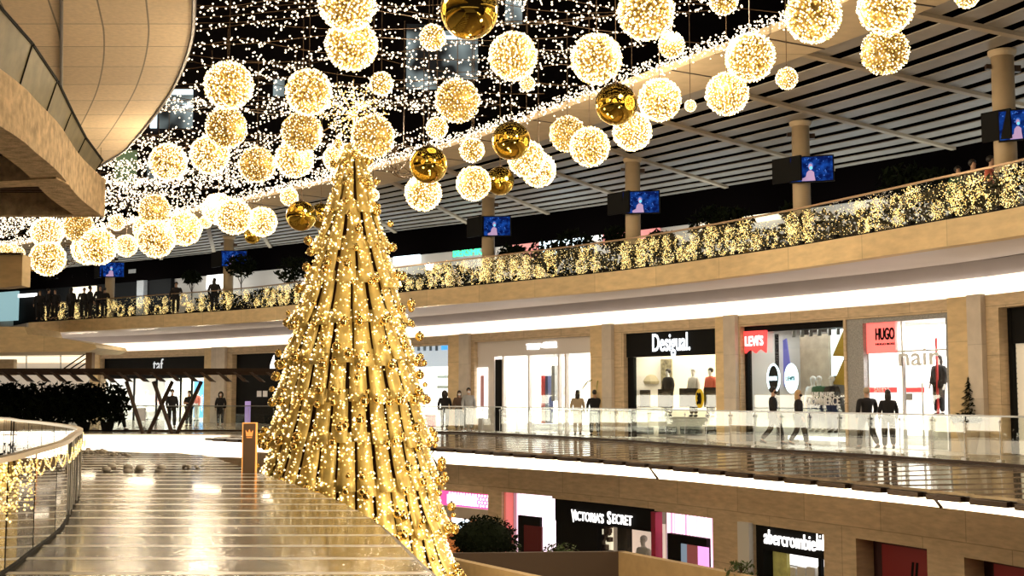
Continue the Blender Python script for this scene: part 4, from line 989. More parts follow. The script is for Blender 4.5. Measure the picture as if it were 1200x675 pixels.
# signs on the upper back wall
def usign(label, x0, y0, x1, y1, mt, txt=None, tm=None, parts=None, base=None):
    r = UB.rect(x0, y0, x1, y1); t = thing('shop_sign', label, 'sign')
    part(t, UB, r, .02, .14, 'sign_panel', base or EM[mt])
    if txt: text(txt, (r[1] - r[0]) * .85, (r[3] - r[2]) * .6, tm or EM['w'], t, UB, (r[0] + r[1]) / 2, (r[2] + r[3]) / 2, .15, bold=.03)
    return t
usign('white and pale blue lit sign panel just right of the tree top', 461, 292, 491, 309, 'cyan')
usign('green lit letters on the upper wall beside a column', 530, 287, 578, 303, 'green', 'BERSHKA', EM['green'], base=M['greyw'])
usign('cyan white lit panel behind dark leaves on the upper wall', 632, 277, 682, 297, 'cyan')
usign('small bright white screen on the upper wall', 693, 268, 705, 280, 'w')
usign('long pink lit sign panel on the upper wall', 706, 262, 772, 284, 'pink', None, EM['red'], base=mat('pink_panel', (.6, .2, .18), .6, emis=(.9, .3, .28), es=.5))
usign('pink strip left of the cyan lit panel', 600, 280, 630, 303, 'pink', base=mat('pink_strip', (.6, .2, .18), .6, emis=(.9, .35, .3), es=.5))
usign('wide cream cove lit panel on the upper wall at right', 820, 245, 925, 262, 'cream')
usign('cream lit strip on the upper wall left of the green letters', 497, 288, 530, 293, 'cream')
usign('white lit wall panel left of the gold tree on the upper level', 242, 314, 262, 338, 'wdim')
usign('small warm white light panel above the trees left of the gold tree', 294, 300, 316, 305, 'wdim')
# dark shop frame at far left, upper level
sf = thing('storefront', 'dark upper level shop front at far left behind standing visitors', 'shop front')
r = UB.rect(20, 318, 188, 360)
part(sf, UB, (r[0], r[1], 5.8, r[3]), .02, .2, 'dark_panel', M['black'])
part(sf, UB, (UB.hit(22, 330)[0], UB.hit(178, 330)[0], r[3] - .45, r[3] - .2), .2, .5, 'grey_header', M['greyw'])
part(sf, UB, (UB.hit(168, 330)[0], UB.hit(176, 330)[0], 5.8, r[3] - .2), .2, .5, 'grey_jamb', M['greyw'])
part(sf, UB, R(UB, 21, 344, 42, 348), .5, .6, 'lit_sign', EM['w'])
part(sf, UB, R(UB, -5, 342, 20, 376), .3, .45, 'lit_window', mat('dim_cyan_window', (.2, .3, .32), .4, emis=(.45, .75, .8), es=.5))
part(sf, UB, R(UB, 82, 336, 112, 350), .3, .4, 'lit_shelf', EM['cream'])
m = MB(); m.strip(UB, UB.hit(180, 330)[0], UB.hit(205, 330)[0], 5.8, 8.8, .02, .3); tag(m.build('dark_doorway', M['black']), 'tall dark doorway on the upper wall at left', 'doorway')
# visitors upper left
lab = ['person in black at the left end of the upper gallery', 'person in dark jacket, second at left on the upper gallery', 'person in black, third at left on the upper gallery', 'tall dark person left of the leftmost blue screen', 'dark dressed person just left of the leftmost blue screen', 'person in black below the leftmost blue screen', 'person in black just right of the farthest left column', 'dark dressed person farther right along the left upper gallery', 'person in dark top before the dark doorway', 'person left of the trees on the upper gallery']
for i, (px, D, h) in enumerate(((45, 70.4, 1.66), (55, 70.2, 1.76), (63, 70.1, 1.70), (82, 69.9, 1.78), (97, 69.7, 1.75), (104, 69.5, 1.82), (116, 69.4, 1.85), (121, 69.2, 1.72), (205, 65.5, 1.70), (250, 63.8, 1.74))):
    person(lab[i], ((px - 600) / F * D, D, 5.8), random.uniform(-1, 1) + (PI if i % 2 else 0), h=h, longhair=i % 3 == 0, top='black_cloth', mask=None, stride=.1, wide=1.25)
for i, (px, D, h, c) in enumerate(((1132, 31.7, 1.66, 'green_cloth'), (1150, 31.2, 1.74, 'black_cloth'), (1172, 30.6, 1.72, 'coral_cloth'))):
    person(['person in green top behind the right end of the upper railing', 'person in dark jacket behind the right end of the upper railing', 'person in coral top nearest the right frame edge, upper gallery'][i], ((px - 600) / F * D, D + .2, 5.8), .4 * i, h=h, top=c, mask=None)

# ================================================================== LOWER SHOPS
def low_rect(x0, y0, x1, y1): return LW.rect(x0, y0, x1, y1)
# dotted pink shop, far left
a, b, zt = LOWO[0]; sf = thing('storefront', 'lower shop with pink dotted lattice over an orange window', 'shop front')
z0 = LW.hit(545, 596)[1]
part(sf, LW, (a, b, z0, zt - .08), -.55, -.35, 'lattice_panel', mat('pink_lattice', (.75, .05, .30), .5, emis=(1, .12, .42), es=.9))
m = MB()
sA = LW.hit(515, 590)[0]
s = sA
while s < b - .1:
    for q in range(4):
        z = z0 + .05 + q * (zt - .1 - z0) / 4
        p0 = s + (.07 if q % 2 else 0); m.strip(LW, p0, p0 + .07, z, z + (zt - z0) * .14, -.35, -.33)
    s += .15
m.build('lattice_spots', EM['w'], sf)
part(sf, LW, (LW.hit(515, 585)[0], LW.hit(549, 585)[0], z0 + .06, zt - .16), -.34, -.31, 'lit_panel', EM['pink'])
part(sf, LW, (a, b, z0 - .35, z0), -.45, -.2, 'canopy_band', M['trav2'])
part(sf, LW, (a, b, -5, z0 - .35), -2.2, -2.1, 'orange_wall', mat('orange_wood', (.55, .20, .05), .5, emis=(1, .35, .08), es=.25))
part(sf, LW, low_rect(529, 608, 548, 620), -1.9, -1.8, 'lit_poster', EM['cyan'])
# glowing pink-white fronts
def drape(label, x0, x1, yt, zb, hole=None):
    s0, s1 = LW.hit(x0, yt)[0], LW.hit(x1, yt)[0]; zt = LW.hit((x0 + x1) / 2, yt)[1]
    t = thing('storefront', label, 'shop front'); m = MB(); n = int((s1 - s0) / .07)
    for i in range(n):
        sa = s0 + (s1 - s0) * i / n; sb = s0 + (s1 - s0) * (i + 1) / n; o = -.40 + .05 * (i % 2)
        m.strip(LW, sa, sb, zb, zt, o - .1, o)
    return t, m, s0, s1, zt
M['drape'] = mat('lit_pink_drape', (.9, .5, .65), .5, emis=(1, .70, .84), es=1.0)
_nt = M['drape'].node_tree; _b = _nt.nodes['Principled BSDF']; _tc = _nt.nodes.new('ShaderNodeTexCoord'); _mp = _nt.nodes.new('ShaderNodeMapping'); _mp.inputs['Scale'].default_value = (2.2, 0, 0)
_nz = _nt.nodes.new('ShaderNodeTexNoise'); _nz.inputs['Scale'].default_value = 1.6; _rp = _nt.nodes.new('ShaderNodeValToRGB'); _rp.color_ramp.elements[0].color = (.85, .10, .38, 1); _rp.color_ramp.elements[0].position = .38; _rp.color_ramp.elements[1].color = (1, .84, .93, 1); _rp.color_ramp.elements[1].position = .5
_nt.links.new(_tc.outputs['UV'], _mp.inputs[0]); _nt.links.new(_mp.outputs[0], _nz.inputs['Vector']); _nt.links.new(_nz.outputs[0], _rp.inputs[0]); _nt.links.new(_rp.outputs[0], _b.inputs['Emission Color'])
t, m, s0, s1, zt = drape('glowing white and pink lower shop front left of the black sign wall', 594, 647, 580, -3.6)
m.build('lit_drape', M['drape'], t)
part(t, LW, (LW.hit(603, 600)[0], LW.hit(645, 600)[0], LW.hit(620, 603)[1] - 2.2, zt), -.34, -.30, 'lit_panel', EM['pink'])
part(t, LW, low_rect(588, 576, 593, 650), -.4, -.1, 'rose_jamb', mat('rose_jamb', (.55, .16, .12), .5, emis=(1, .25, .2), es=.3))
r = low_rect(607, 605, 633, 650); part(t, LW, r, -.29, -.2, 'dark_doorway', M['black'])
part(t, LW, (r[0] + .1, r[1] - .1, r[2], r[3] - .3), -.2, -.15, 'red_curtain', mat('dark_red_curtain', (.10, .006, .008), .8))
t, m, s0, s1, zt = drape('pink draped lower shop front with a dark framed screen', 768, 835, 604, -3.8)
m.build('lit_drape', M['drape'], t)
r = low_rect(782, 628, 828, 668); part(t, LW, r, -.34, -.2, 'screen_frame', M['black'])
r2 = (r[0] + .35, r[1] - .15, r[2], r[3] - .25)
w3 = (r2[1] - r2[0])
part(t, LW, (r2[0], r2[0] + w3 * .22, r2[2], r2[3]), -.2, -.17, 'screen_left', mat('grey_blue_screen', (.1, .12, .15), .3, emis=(.3, .4, .5), es=.5))
part(t, LW, (r2[0] + w3 * .22, r2[0] + w3 * .6, r2[2], r2[3]), -.2, -.17, 'screen_middle', mat('dotted_screen', (.03, .01, .01), .3, emis=(.5, .12, .10), es=.35, noise=None))
part(t, LW, (r2[0] + w3 * .62, r2[1], r2[2], r2[3]), -.2, -.17, 'screen_right', EM['tv'])
part(t, LW, low_rect(763, 600, 768, 660), -.3, -.05, 'rose_jamb', mat('crimson_jamb', (.35, .01, .05), .5))
# black signed shop
a, b, zt = LOWO[2]; sf = thing('storefront', "black lower shop front with white Victoria's Secret letters", 'shop front')
zs = LW.hit(700, 616)[1]
part(sf, LW, (a, b - .1, zs, zt), -.35, -.12, 'signboard', M['black'])
part(sf, LW, (a, LW.hit(695, 630)[0], -5, zs), -.35, -.15, 'dark_wall', M['black'])
s0 = LW.hit(667, 604)[0]; s1 = LW.hit(738, 608)[0]
me_h = .32
text("V", .17, .36, EM['w'], sf, LW, s0 + .09, LW.hit(671, 604)[1] - .02, -.10, bold=.01)
text("ICTORIA'S", (s1 - s0) * .46, .27, EM['w'], sf, LW, s0 + (s1 - s0) * .30, LW.hit(690, 606)[1] - .01, -.10, bold=.008)
text("S", .15, .36, EM['w'], sf, LW, s0 + (s1 - s0) * .625, LW.hit(711, 607)[1], -.10, bold=.01)
text("ECRET", (s1 - s0) * .32, .27, EM['w'], sf, LW, s0 + (s1 - s0) * .84, LW.hit(724, 609)[1], -.10, bold=.008)
part(sf, LW, (LW.hit(695, 630, -.9)[0], LW.hit(716, 630, -.9)[0], -5, zs), -1.0, -.9, 'lit_shelves', EM['cream'])
m = MB(); g = random.Random(2)
for k in range(26):
    s = g.uniform(LW.hit(696, 630, -.8)[0], LW.hit(713, 630, -.8)[0]); z = g.uniform(-3.2, zs - .1); m.strip(LW, s, s + .12, z, z + .13, -.9, -.75)
m.build('shelf_goods', M['brown'], sf)
part(sf, LW, (LW.hit(714, 630)[0], LW.hit(725, 630)[0], -5, zs), -.5, -.3, 'dark_pillar', M['black'])
part(sf, LW, (LW.hit(725, 630, -1.7)[0], b + .5, -5, zs), -1.8, -1.7, 'display_wall', mat('warm_pink_wall', (.6, .45, .38), .6, emis=(1, .75, .62), es=.55))
part(sf, LW, (LW.hit(695, 630)[0], b, -5, zs), -.30, -.28, 'window_glass', M['glass'])
s = LW.hit(754, 640, -1.1)[0]; p = LW.off(s, -1.1); person('white lit mannequin in the window right of the shop door below', (p[0], p[1], -4.3), LW.ang(s), h=1.85, top='white_cloth', bottom='white_cloth', hair='wig', mask=None, name='mannequin', cat='mannequin', body='white')
m = MB(); m.strip(LW, s - .6, s + .6, -5, -4.3, -1.4, -.8); tag(m.build('display_plinth', M['whitew']), 'white plinth under the lower shop window mannequin', 'plinth')
# clothing shop with blurred white letters
a, b, zt = LOWO[4]; sf = thing('storefront', 'lower shop with bright white lettering on black over a lit window', 'shop front')
zs = LW.hit(925, 646)[1]
part(sf, LW, (a, b, zs, zt), -.35, -.10, 'signboard', M['black'])
s0 = LW.hit(893, 630)[0]; s1 = LW.hit(953, 635)[0]
text('abercrombie', s1 - s0, .34, EM['w'], sf, LW, (s0 + s1) / 2, LW.hit(923, 633)[1], -.08, bold=.005)
text('kids', (LW.hit(967, 636)[0] - LW.hit(955, 636)[0]) * .9, .36, EM['w'], sf, LW, LW.hit(960, 636)[0], LW.hit(960, 636)[1], -.08, bold=.005)
part(sf, LW, (LW.hit(869, 640)[0], a, -5, LW.hit(869, 611)[1]), -.02, .12, 'pale_pillar', mat('pale_pillar', (.62, .62, .60), .5))
part(sf, LW, (a, a + .25, -5, zs), -.4, -.1, 'dark_frame', M['black'])
part(sf, LW, (LW.hit(889, 660, -.5)[0], LW.hit(922, 660, -.5)[0], -5, zs - .05), -.6, -.5, 'leafy_backdrop', mat('olive_backdrop', (.20, .18, .05), .7, noise=(4, .8), emis=(.5, .4, .1), es=.25))
part(sf, LW, (LW.hit(922, 660, -.8)[0], b + .8, LW.hit(940, 664, -.8)[1], zs - .05), -.9, -.8, 'lit_panel', EM['w'])
m = MB()
for x in (923, 934, 945, 958): s = LW.hit(x, 665, -.6)[0]; m.strip(LW, s, s + .28, -5, LW.hit(x, 664, -.6)[1], -.7, -.6)
m.build('white_doors', M['whitew'], sf)
m = MB()
for x in (947, 964): s = LW.hit(x, 660)[0]; m.strip(LW, s, s + .08, -5, zs, -.4, -.3)
m.strip(LW, a, b, zs - .08, zs, -.4, -.1); m.build('window_frame', M['black'], sf)
# dark red awning fronts
for i, (x0, x1, yt) in enumerate(((1003, 1086, 637), (1130, 1235, 662))):
    a, b, zt = LOWO[5 + i]; sf = thing('storefront', ['dark red closed shop opening at lower right, left of the pair', 'dark red closed shop opening in the lower right corner'][i], 'shop front')
    part(sf, LW, (a + .25, b, -5, zt - .12), -.55, -.5, 'red_panel', mat('dark_red_panel', (.13, .008, .010), .6, emis=(.5, .01, .01), es=.06))
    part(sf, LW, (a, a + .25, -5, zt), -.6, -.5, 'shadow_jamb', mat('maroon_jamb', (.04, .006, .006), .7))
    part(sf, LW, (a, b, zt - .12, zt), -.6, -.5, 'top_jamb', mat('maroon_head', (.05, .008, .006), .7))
    m = MB(); s = (a + b) / 2; p = LW.off(s, -.49)
    for q in range(2): m.prism([(.12 * q, -.35), (.07 + .12 * q, -.35), (.15 + .12 * q, .3), (.09 + .12 * q, .3)], 0, .02)
    o = m.build('slanted_marks', M['black'], sf); o.location = (p[0], p[1], zt - .9 + .2); o.rotation_euler = (0, 0, LW.ang(s))

# parapet of the sunken ramp
zp = -2.3
A = at_z(521, 652, zp); B = at_z(527, 648, zp); Cc = at_z(728, 646, zp); D_ = at_z(880, 675, zp); E_ = at_z(600, 669, zp)
pp = thing('planter_parapet', 'tan concrete parapet around the dark ramp at bottom centre', 'parapet')
def wallseg(p, q, th, z0, z1, name, mt):
    ang = math.atan2(q[1] - p[1], q[0] - p[0]); L = math.hypot(q[0] - p[0], q[1] - p[1]); m = MB()
    m.box(((p[0] + q[0]) / 2, (p[1] + q[1]) / 2, (z0 + z1) / 2), (L + th, th, z1 - z0), ang); return m.build(name, mt, pp)
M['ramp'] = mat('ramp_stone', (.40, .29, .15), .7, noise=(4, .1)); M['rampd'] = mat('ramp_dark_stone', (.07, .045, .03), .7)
q2 = A + (E_ - A) * 3.2
d2 = D_ + (D_ - Cc) * .8
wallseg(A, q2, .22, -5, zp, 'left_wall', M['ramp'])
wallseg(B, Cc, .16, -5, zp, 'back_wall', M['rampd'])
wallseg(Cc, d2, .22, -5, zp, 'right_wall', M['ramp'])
m = MB(); m.prism([(B.x, B.y), (Cc.x, Cc.y), (d2.x, d2.y), (q2.x, q2.y), (A.x, A.y)], -3.4, -3.05, 'z'); m.build('ramp_floor', M['ramp'], pp)
# round bush
c = at_d(567, 632, 32.6)
t = thing('round_bush', 'large round dark bush behind the parapet at lower centre', 'bush', (c.x, c.y, -5))
m = MB(); m.lathe([(.5, 0), (.75, .9), (.8, .9), (.7, .85)], n=18); m.build('pot', M['pot'], t)
mm = foliage_pts((0, 0, c.z + 5), (.92, .8, .62), 2600, .07, 12)
mb = MB(); mb.ball((0, 0, c.z + 5), .74, .64, .50, 16, 10); mb.build('dense_core', M['foliage'], t)
mm.build('leaves', M['foliage'], t)
m = MB(); m.tube([(0, 0, .8), (0, 0, c.z + 4.6)], .08, 7); m.build('trunk', M['brown'], t)
for i, (px, py) in enumerate(((597, 640), (650, 643), (664, 643), (868, 664))):
    c = at_d(px, py, 33.2 if i < 3 else 27.5); t = thing('small_shrub', 'sparse shrub %s' % ['at the left door edge behind the parapet', 'under the black sign wall, left one', 'under the black sign wall, right one', 'at the right end of the parapet'][i], 'bush', (c.x, c.y, -5))
    m = MB(); m.tube([(0, 0, 0), (0, 0, c.z + 5)], .04, 6); m.build('trunk', M['brown'], t)
    foliage_pts((0, 0, c.z + 4.9), (.35, .3, .25), 160, .07, 30 + i).build('leaves', M['foliage2'], t)

# ================================================================== GOLD TREE
TX, TY = (411 - 600) / F * 27.5, 27.5
ZR = [(-5.0, 2.75), (-3.4, 2.45), (-1.8, 2.08), (-.66, 1.86), (.85, 1.55), (2.17, 1.34), (3.78, .93), (4.63, .72), (5.4, .52), (6.5, .28), (7.2, .10)]
def rad(z): return float(np.interp(z, [a for a, b in ZR], [b for a, b in ZR]))
tr = thing('christmas_tree', 'giant gold christmas tree of lit metal panels rising through the atrium', 'christmas tree', (TX, TY, -5.0))
m = MB(); m.lathe([(rad(z) - .16 if rad(z) > .2 else .03, z + 5) for z in np.linspace(-5, 7.2, 30)], n=40); m.build('core', M['inner'], tr, True)
g = np.random.default_rng(21)
tiers = [6.75, 6.2, 5.55, 4.75, 3.95, 3.1, 2.25, 1.4, .5, -.45, -1.4, -2.4, -3.4, -4.4]
bulbs = []; orn = []; panels = []; rest = MB()
def panel_mb(m, z1, z0, a0, a1, flare):
    nz = 5; nu = 3; base = len(m.v)
    for k in range(nz + 1):
        t = k / nz; z = z1 + (z0 - z1) * t; r = rad(z) + flare * (t ** 2.2) + .02
        for u in range(nu + 1):
            q = u / nu; an = a0 + (a1 - a0) * q; bow = .045 * math.sin(PI * q)
            m.v.append(((r + bow) * math.cos(an), (r + bow) * math.sin(an), z + 5))
    for k in range(nz):
        for u in range(nu):
            i = base + k * (nu + 1) + u; m.f.append((i, i + 1, i + nu + 2, i + nu + 1)); m.uv.append([(0, 0)] * 4); m.mi.append(0)
npan = 0
for ti, z0 in enumerate(tiers):
    z1 = (tiers[ti - 1] + .28) if ti else 7.15
    r = rad(z0); n = max(9, int(2 * PI * r / .40)); ph = g.random() * 6
    for k in range(n):
        a0 = ph + 2 * PI * k / n; wd = 2 * PI / n * g.uniform(.76, .92); a1 = a0 + wd
        zz0 = z0 + g.uniform(-.10, .10); fl = g.uniform(.10, .24) * (1 if r > .5 else .5)
        am = (a0 + a1) / 2; front = -math.sin(am)   # towards the camera
        if front > -.1 and -3.0 < z0 < 6.6 and npan < 100 and front > .05:
            m = MB(); panel_mb(m, z1, zz0, a0, a1, fl); o = m.build('gold_panel', M['leaf'], tr, True); npan += 1
            so = o.modifiers.new('thick', 'SOLIDIFY'); so.thickness = .02
        else: panel_mb(rest, z1, zz0, a0, a1, fl)
        # bulbs over the panel
        area = (z1 - zz0) * r * wd
        nb = int(area * (115 if front > -.3 else 14)) + 2
        for q in range(nb):
            t = g.random(); z = z1 + (zz0 - z1) * t; an = a0 + wd * g.random(); rr_ = rad(z) + fl * t ** 2.2 + .085
            bulbs.append((rr_ * math.cos(an), rr_ * math.sin(an), z + 5))
        for q in range(3 if r > .8 else 2):
            an = a0 + wd * g.uniform(.1, .9); rr_ = rad(zz0) + fl + g.uniform(.03, .12); z = zz0 + g.uniform(-.05, .55) * (q > 0)
            if front > -.35 and z0 > -3.2: orn.append((rr_ * math.cos(an), rr_ * math.sin(an), z, g.choice([.055, .075, .10])))
o = rest.build('gold_panel', M['leaf'], tr, True); o['kind'] = 'stuff'; so = o.modifiers.new('thick', 'SOLIDIFY'); so.thickness = .02
bulbs = np.array(bulbs)
o = link('string_lights', bulb_mesh('tree_string_lights', bulbs, g.uniform(.012, .024, len(bulbs)), [M['bulb'], M['bulb3'], M['bulb2']], g.choice([0, 1, 2], len(bulbs), p=[.35, .3, .35])), tr); o['kind'] = 'stuff'
# star
pts = []
for k in range(12):
    an = k * PI / 6; L = .80 if k % 2 == 0 else .62
    d = Vector((math.cos(an), .0, math.sin(an))); sd = Vector((-math.sin(an), 0, math.cos(an)))
    for q in np.linspace(.05, 1, 26):
        p = d * L * q; pts.append(tuple(p + Vector((0, g.uniform(-.04, .04), 0))))
        if .3 < q < .85:
            for sg in (-1, 1): pts.append(tuple(p + (sd * sg + d) * .14 * (1 - abs(q - .6)) * g.random()))
pts = [(x + g.normal() * .012, y + g.normal() * .05, z + 12.85) for x, y, z in pts]
stf = MB()
for k in range(6):
    an = k * PI / 6; stf.tube([(math.cos(an) * .8, 0, math.sin(an) * .8 + 12.85), (-math.cos(an) * .8, 0, -math.sin(an) * .8 + 12.85)], .012, 5)
stf.tube([(0, 0, 12.1), (0, 0, 12.85)], .03, 6)
st = stf.build('star', M['ornament'], tr)
o = link('star_lights', bulb_mesh('star_lights', pts, g.uniform(.012, .022, len(pts)), [M['bulb'], M['bulb2']], (g.random(len(pts)) < .4).astype(int)), st); o['kind'] = 'stuff'
# ornaments
om = MB(); om.ball((0, 0, 0), 1.0, 1.0, 1.0, 14, 9); oob = om.build('gold_ornament', M['ornament'], None, True); ome = oob.data; bpy.data.objects.remove(oob)
cm = MB(); cm.lathe([(.25, .95), (.25, 1.2), (.05, 1.25)], n=8); oc = cm.build('cap', M['brown']); cme = oc.data; bpy.data.objects.remove(oc)
g.shuffle(orn)
for (x, y, z, r) in orn[:290]:
    o = link('gold_ornament', ome, None, (TX + x, TY + y, z)); o.scale = (r,) * 3
    tag(o, 'small shiny gold bauble hanging at a panel tip of the gold tree', 'bauble', 'gold baubles on the tree')
    c = link('cap', cme, o)

# ================================================================== HANGING BALLS
def led_mesh(name, n, br, seed, mixg):
    g = np.random.default_rng(seed); i = np.arange(n) + .5; ph = np.arccos(1 - 2 * i / n); th = PI * (1 + 5 ** .5) * i
    P_ = np.stack([np.cos(th) * np.sin(ph), np.sin(th) * np.sin(ph), np.cos(ph)], 1); P_ += g.normal(size=P_.shape) * .035
    P_ *= (g.uniform(.93, 1.03, n) / np.linalg.norm(P_, axis=1))[:, None]
    return bulb_mesh(name, P_, g.uniform(br * .75, br * 1.15, n), [M['bulb'], M['bulb2']], (g.random(n) < mixg).astype(int))
LED = {'big': [led_mesh('bulbs', 950, .040, 1, .30), led_mesh('bulbs', 950, .040, 2, .30)], 'dim': [led_mesh('bulbs', 680, .034, 3, .45)], 'small': [led_mesh('bulbs', 260, .070, 4, .2)]}
shm = MB(); shm.ball((0, 0, 0), .93, .93, .93, 24, 16); _o = shm.build('shell', M['goldshell'], None, True); SHELL = _o.data; bpy.data.objects.remove(_o)
wm = MB(); wm.tube([(0, 0, 0), (0, 0, 1)], .008, 5); _o = wm.build('hanging_wire', M['wire']); WIRE = _o.data; bpy.data.objects.remove(_o)
gm = MB(); gm.ball((0, 0, 0), 1, 1, 1, 40, 26); _o = gm.build('mirror_ball', M['mirror'], None, True); MIR = _o.data; bpy.data.objects.remove(_o)
cpm = MB(); cpm.lathe([(.12, .97), (.12, 1.08), (.02, 1.1)], n=10); _o = cpm.build('cap', M['brown']); CAPM = _o.data; bpy.data.objects.remove(_o)
wfm = MB()
for k in range(9):
    n_ = Vector((random.gauss(0, 1), random.gauss(0, 1), random.gauss(0, 1))).normalized(); u_ = n_.orthogonal().normalized(); v_ = n_.cross(u_)
    wfm.tube([tuple((u_ * math.cos(t) + v_ * math.sin(t))) for t in np.linspace(0, 2 * PI, 25)], .02, 4)
_o = wfm.build('wire_ball', M['wire']); WFR = _o.data; bpy.data.objects.remove(_o)
# (px, py, diameter px, kind, radius m, label detail)
BL = [
 (407, 4, 68, 'L', .45, 'at the top edge, topmost over the tree'),
 (412, 53, 62, 'L', .45, 'large one just under the topmost over the tree'),
 (362, 108, 55, 'L', .45, 'large one left of the star of the tree'),
 (268, 100, 57, 'L', .50, 'topmost of the left cluster of three'),
 (265, 150, 49, 'D', .50, 'middle one of the left cluster of three'),
 (246, 181, 46, 'L', .50, 'lowest of the left cluster of three'),
 (197, 190, 44, 'L', .52, 'alone beside the dark roof opening at left'),
 (354, 155, 49, 'D', .48, 'dimmer one under the large one left of the star'),
 (345, 186, 45, 'L', .48, 'bright one below the dimmer one left of the star'),
 (301, 193, 43, 'D', .48, 'dim one between the left cluster and the tree'),
 (437, 160, 52, 'D', .45, 'touching the right of the star of the tree'),
 (447, 98, 28, 'S', .25, 'small one above the right of the star'),
 (507, 44, 31, 'S', .26, 'small one left of the big gold mirror ball at the top'),
 (550, 12, 70, 'G', .45, 'biggest one, at the top edge'),
 (601, 66, 58, 'L', .45, 'right of the biggest gold mirror ball'),
 (618, 98, 18, 'S', .16, 'tiny one at the foot of a large lit ball, top centre'),
 (536, 118, 53, 'D', .45, 'below the biggest gold mirror ball'),
 (512, 150, 26, 'S', .24, 'small one above the roof edge lights, centre'),
 (699, 69, 60, 'L', .45, 'large one right of the centre, against the light net'),
 (757, 14, 68, 'L', .42, 'large one at the top edge right of the centre'),
 (787, 53, 31, 'S', .24, 'small one beneath the large one at the top edge'),
 (848, 1, 34, 'S', .22, 'small one cut by the top edge right of the centre'),
 (722, 122, 50, 'G', .42, 'upper right one under the roof edge'),
 (773, 117, 51, 'L', .42, 'right of the upper right mirror ball'),
 (741, 154, 46, 'L', .42, 'just below the upper right mirror ball'),
 (809, 124, 14, 'S', .13, 'tiniest one, beside the ceiling slats'),
 (665, 157, 43, 'D', .42, 'dimmer left one of the touching pair, centre right'),
 (691, 172, 47, 'L', .43, 'brighter right one of the touching pair, centre right'),
 (599, 165, 46, 'G', .42, 'middle one, touching a tall pair of lit balls'),
 (617, 186, 44, 'L', .43, 'upper one of the pair below the middle mirror ball'),
 (631, 199, 41, 'L', .43, 'lower one of the pair below the middle mirror ball'),
 (553, 176, 29, 'S', .28, 'small one left of the middle mirror ball'),
 (555, 215, 41, 'L', .43, 'touching the small low mirror ball'),
 (586, 212, 34, 'G', .38, 'small low one, centre'),
 (502, 193, 45, 'G', .42, 'one right of the tree top'),
 (496, 226, 43, 'L', .44, 'under the mirror ball right of the tree top'),
 (473, 189, 40, 'W', .40, ''),
 (879, 67, 58, 'L', .42, 'upper one of the pair over the pale roof beam at right'),
 (852, 110, 51, 'L', .42, 'lower one of the pair over the pale roof beam at right'),
 (922, 92, 26, 'S', .22, 'small one hanging alone before the slats at right'),
 (953, 18, 66, 'L', .42, 'large one at the top, third from the right'),
 (1038, 8, 66, 'L', .42, 'upper one of the rightmost pair'),
 (1037, 60, 56, 'D', .40, 'lower one of the rightmost pair'),
 (1133, -4, 28, 'S', .20, 'small one cut by the top edge at far right'),
 (339, 231, 21, 'S', .24, 'small one left of the tree before the slats'),
 (307, 260, 35, 'L', .50, 'left of the twin mirror balls by the tree'),
 (256, 245, 37, 'L', .52, 'upper one of the touching pair left of the tree'),
 (274, 254, 42, 'L', .52, 'lower one of the touching pair left of the tree'),
 (241, 260, 15, 'S', .22, 'tiny one at the left of the touching pair'),
 (353, 253, 36, 'G', .40, 'left one of the twins beside the tree'),
 (376, 253, 30, 'G', .36, 'right one of the twins, partly behind the tree'),
 (296, 276, 20, 'G', .36, 'small dark one peeking below a lit ball at left'),
 (181, 246, 37, 'D', .56, 'top one of the four in the cluster right of the concrete balcony'),
 (173, 268, 34, 'L', .56, 'left one of the four in the cluster right of the concrete balcony'),
 (183, 280, 44, 'L', .60, 'lowest of the four in the cluster right of the concrete balcony'),
 (216, 268, 40, 'L', .58, 'right one of the four in the cluster right of the concrete balcony'),
 (148, 288, 26, 'L', .46, 'medium one between the two left clusters'),
 (137, 261, 19, 'S', .32, 'small one at the corner of the concrete balcony'),
 (55, 273, 37, 'L', .60, 'upper one of the far left pair'),
 (56, 303, 41, 'L', .60, 'lower one of the far left pair'),
 (92, 266, 36, 'D', .60, 'dim top one of the cluster under the concrete balcony'),
 (115, 289, 43, 'L', .62, 'right one of the cluster under the concrete balcony'),
 (102, 292, 36, 'L', .62, 'low left one of the cluster under the concrete balcony'),
 (80, 298, 26, 'W', .45, ''),
 (15, 290, 11, 'S', .24, 'tiny one at the far left edge'),
 (6, 296, 22, 'L', .45, 'one cut by the left frame edge'),
 (21, 297, 16, 'S', .35, 'small one near the left frame edge'),
 (38, 309, 18, 'G', .40, 'dark one hiding behind the far left pair'),
 (437, 229, 15, 'S', .20, 'small one just right of the tree below the star'),
 (394, 186, 31, 'L', .36, 'one close on the left of the tree top'),
]
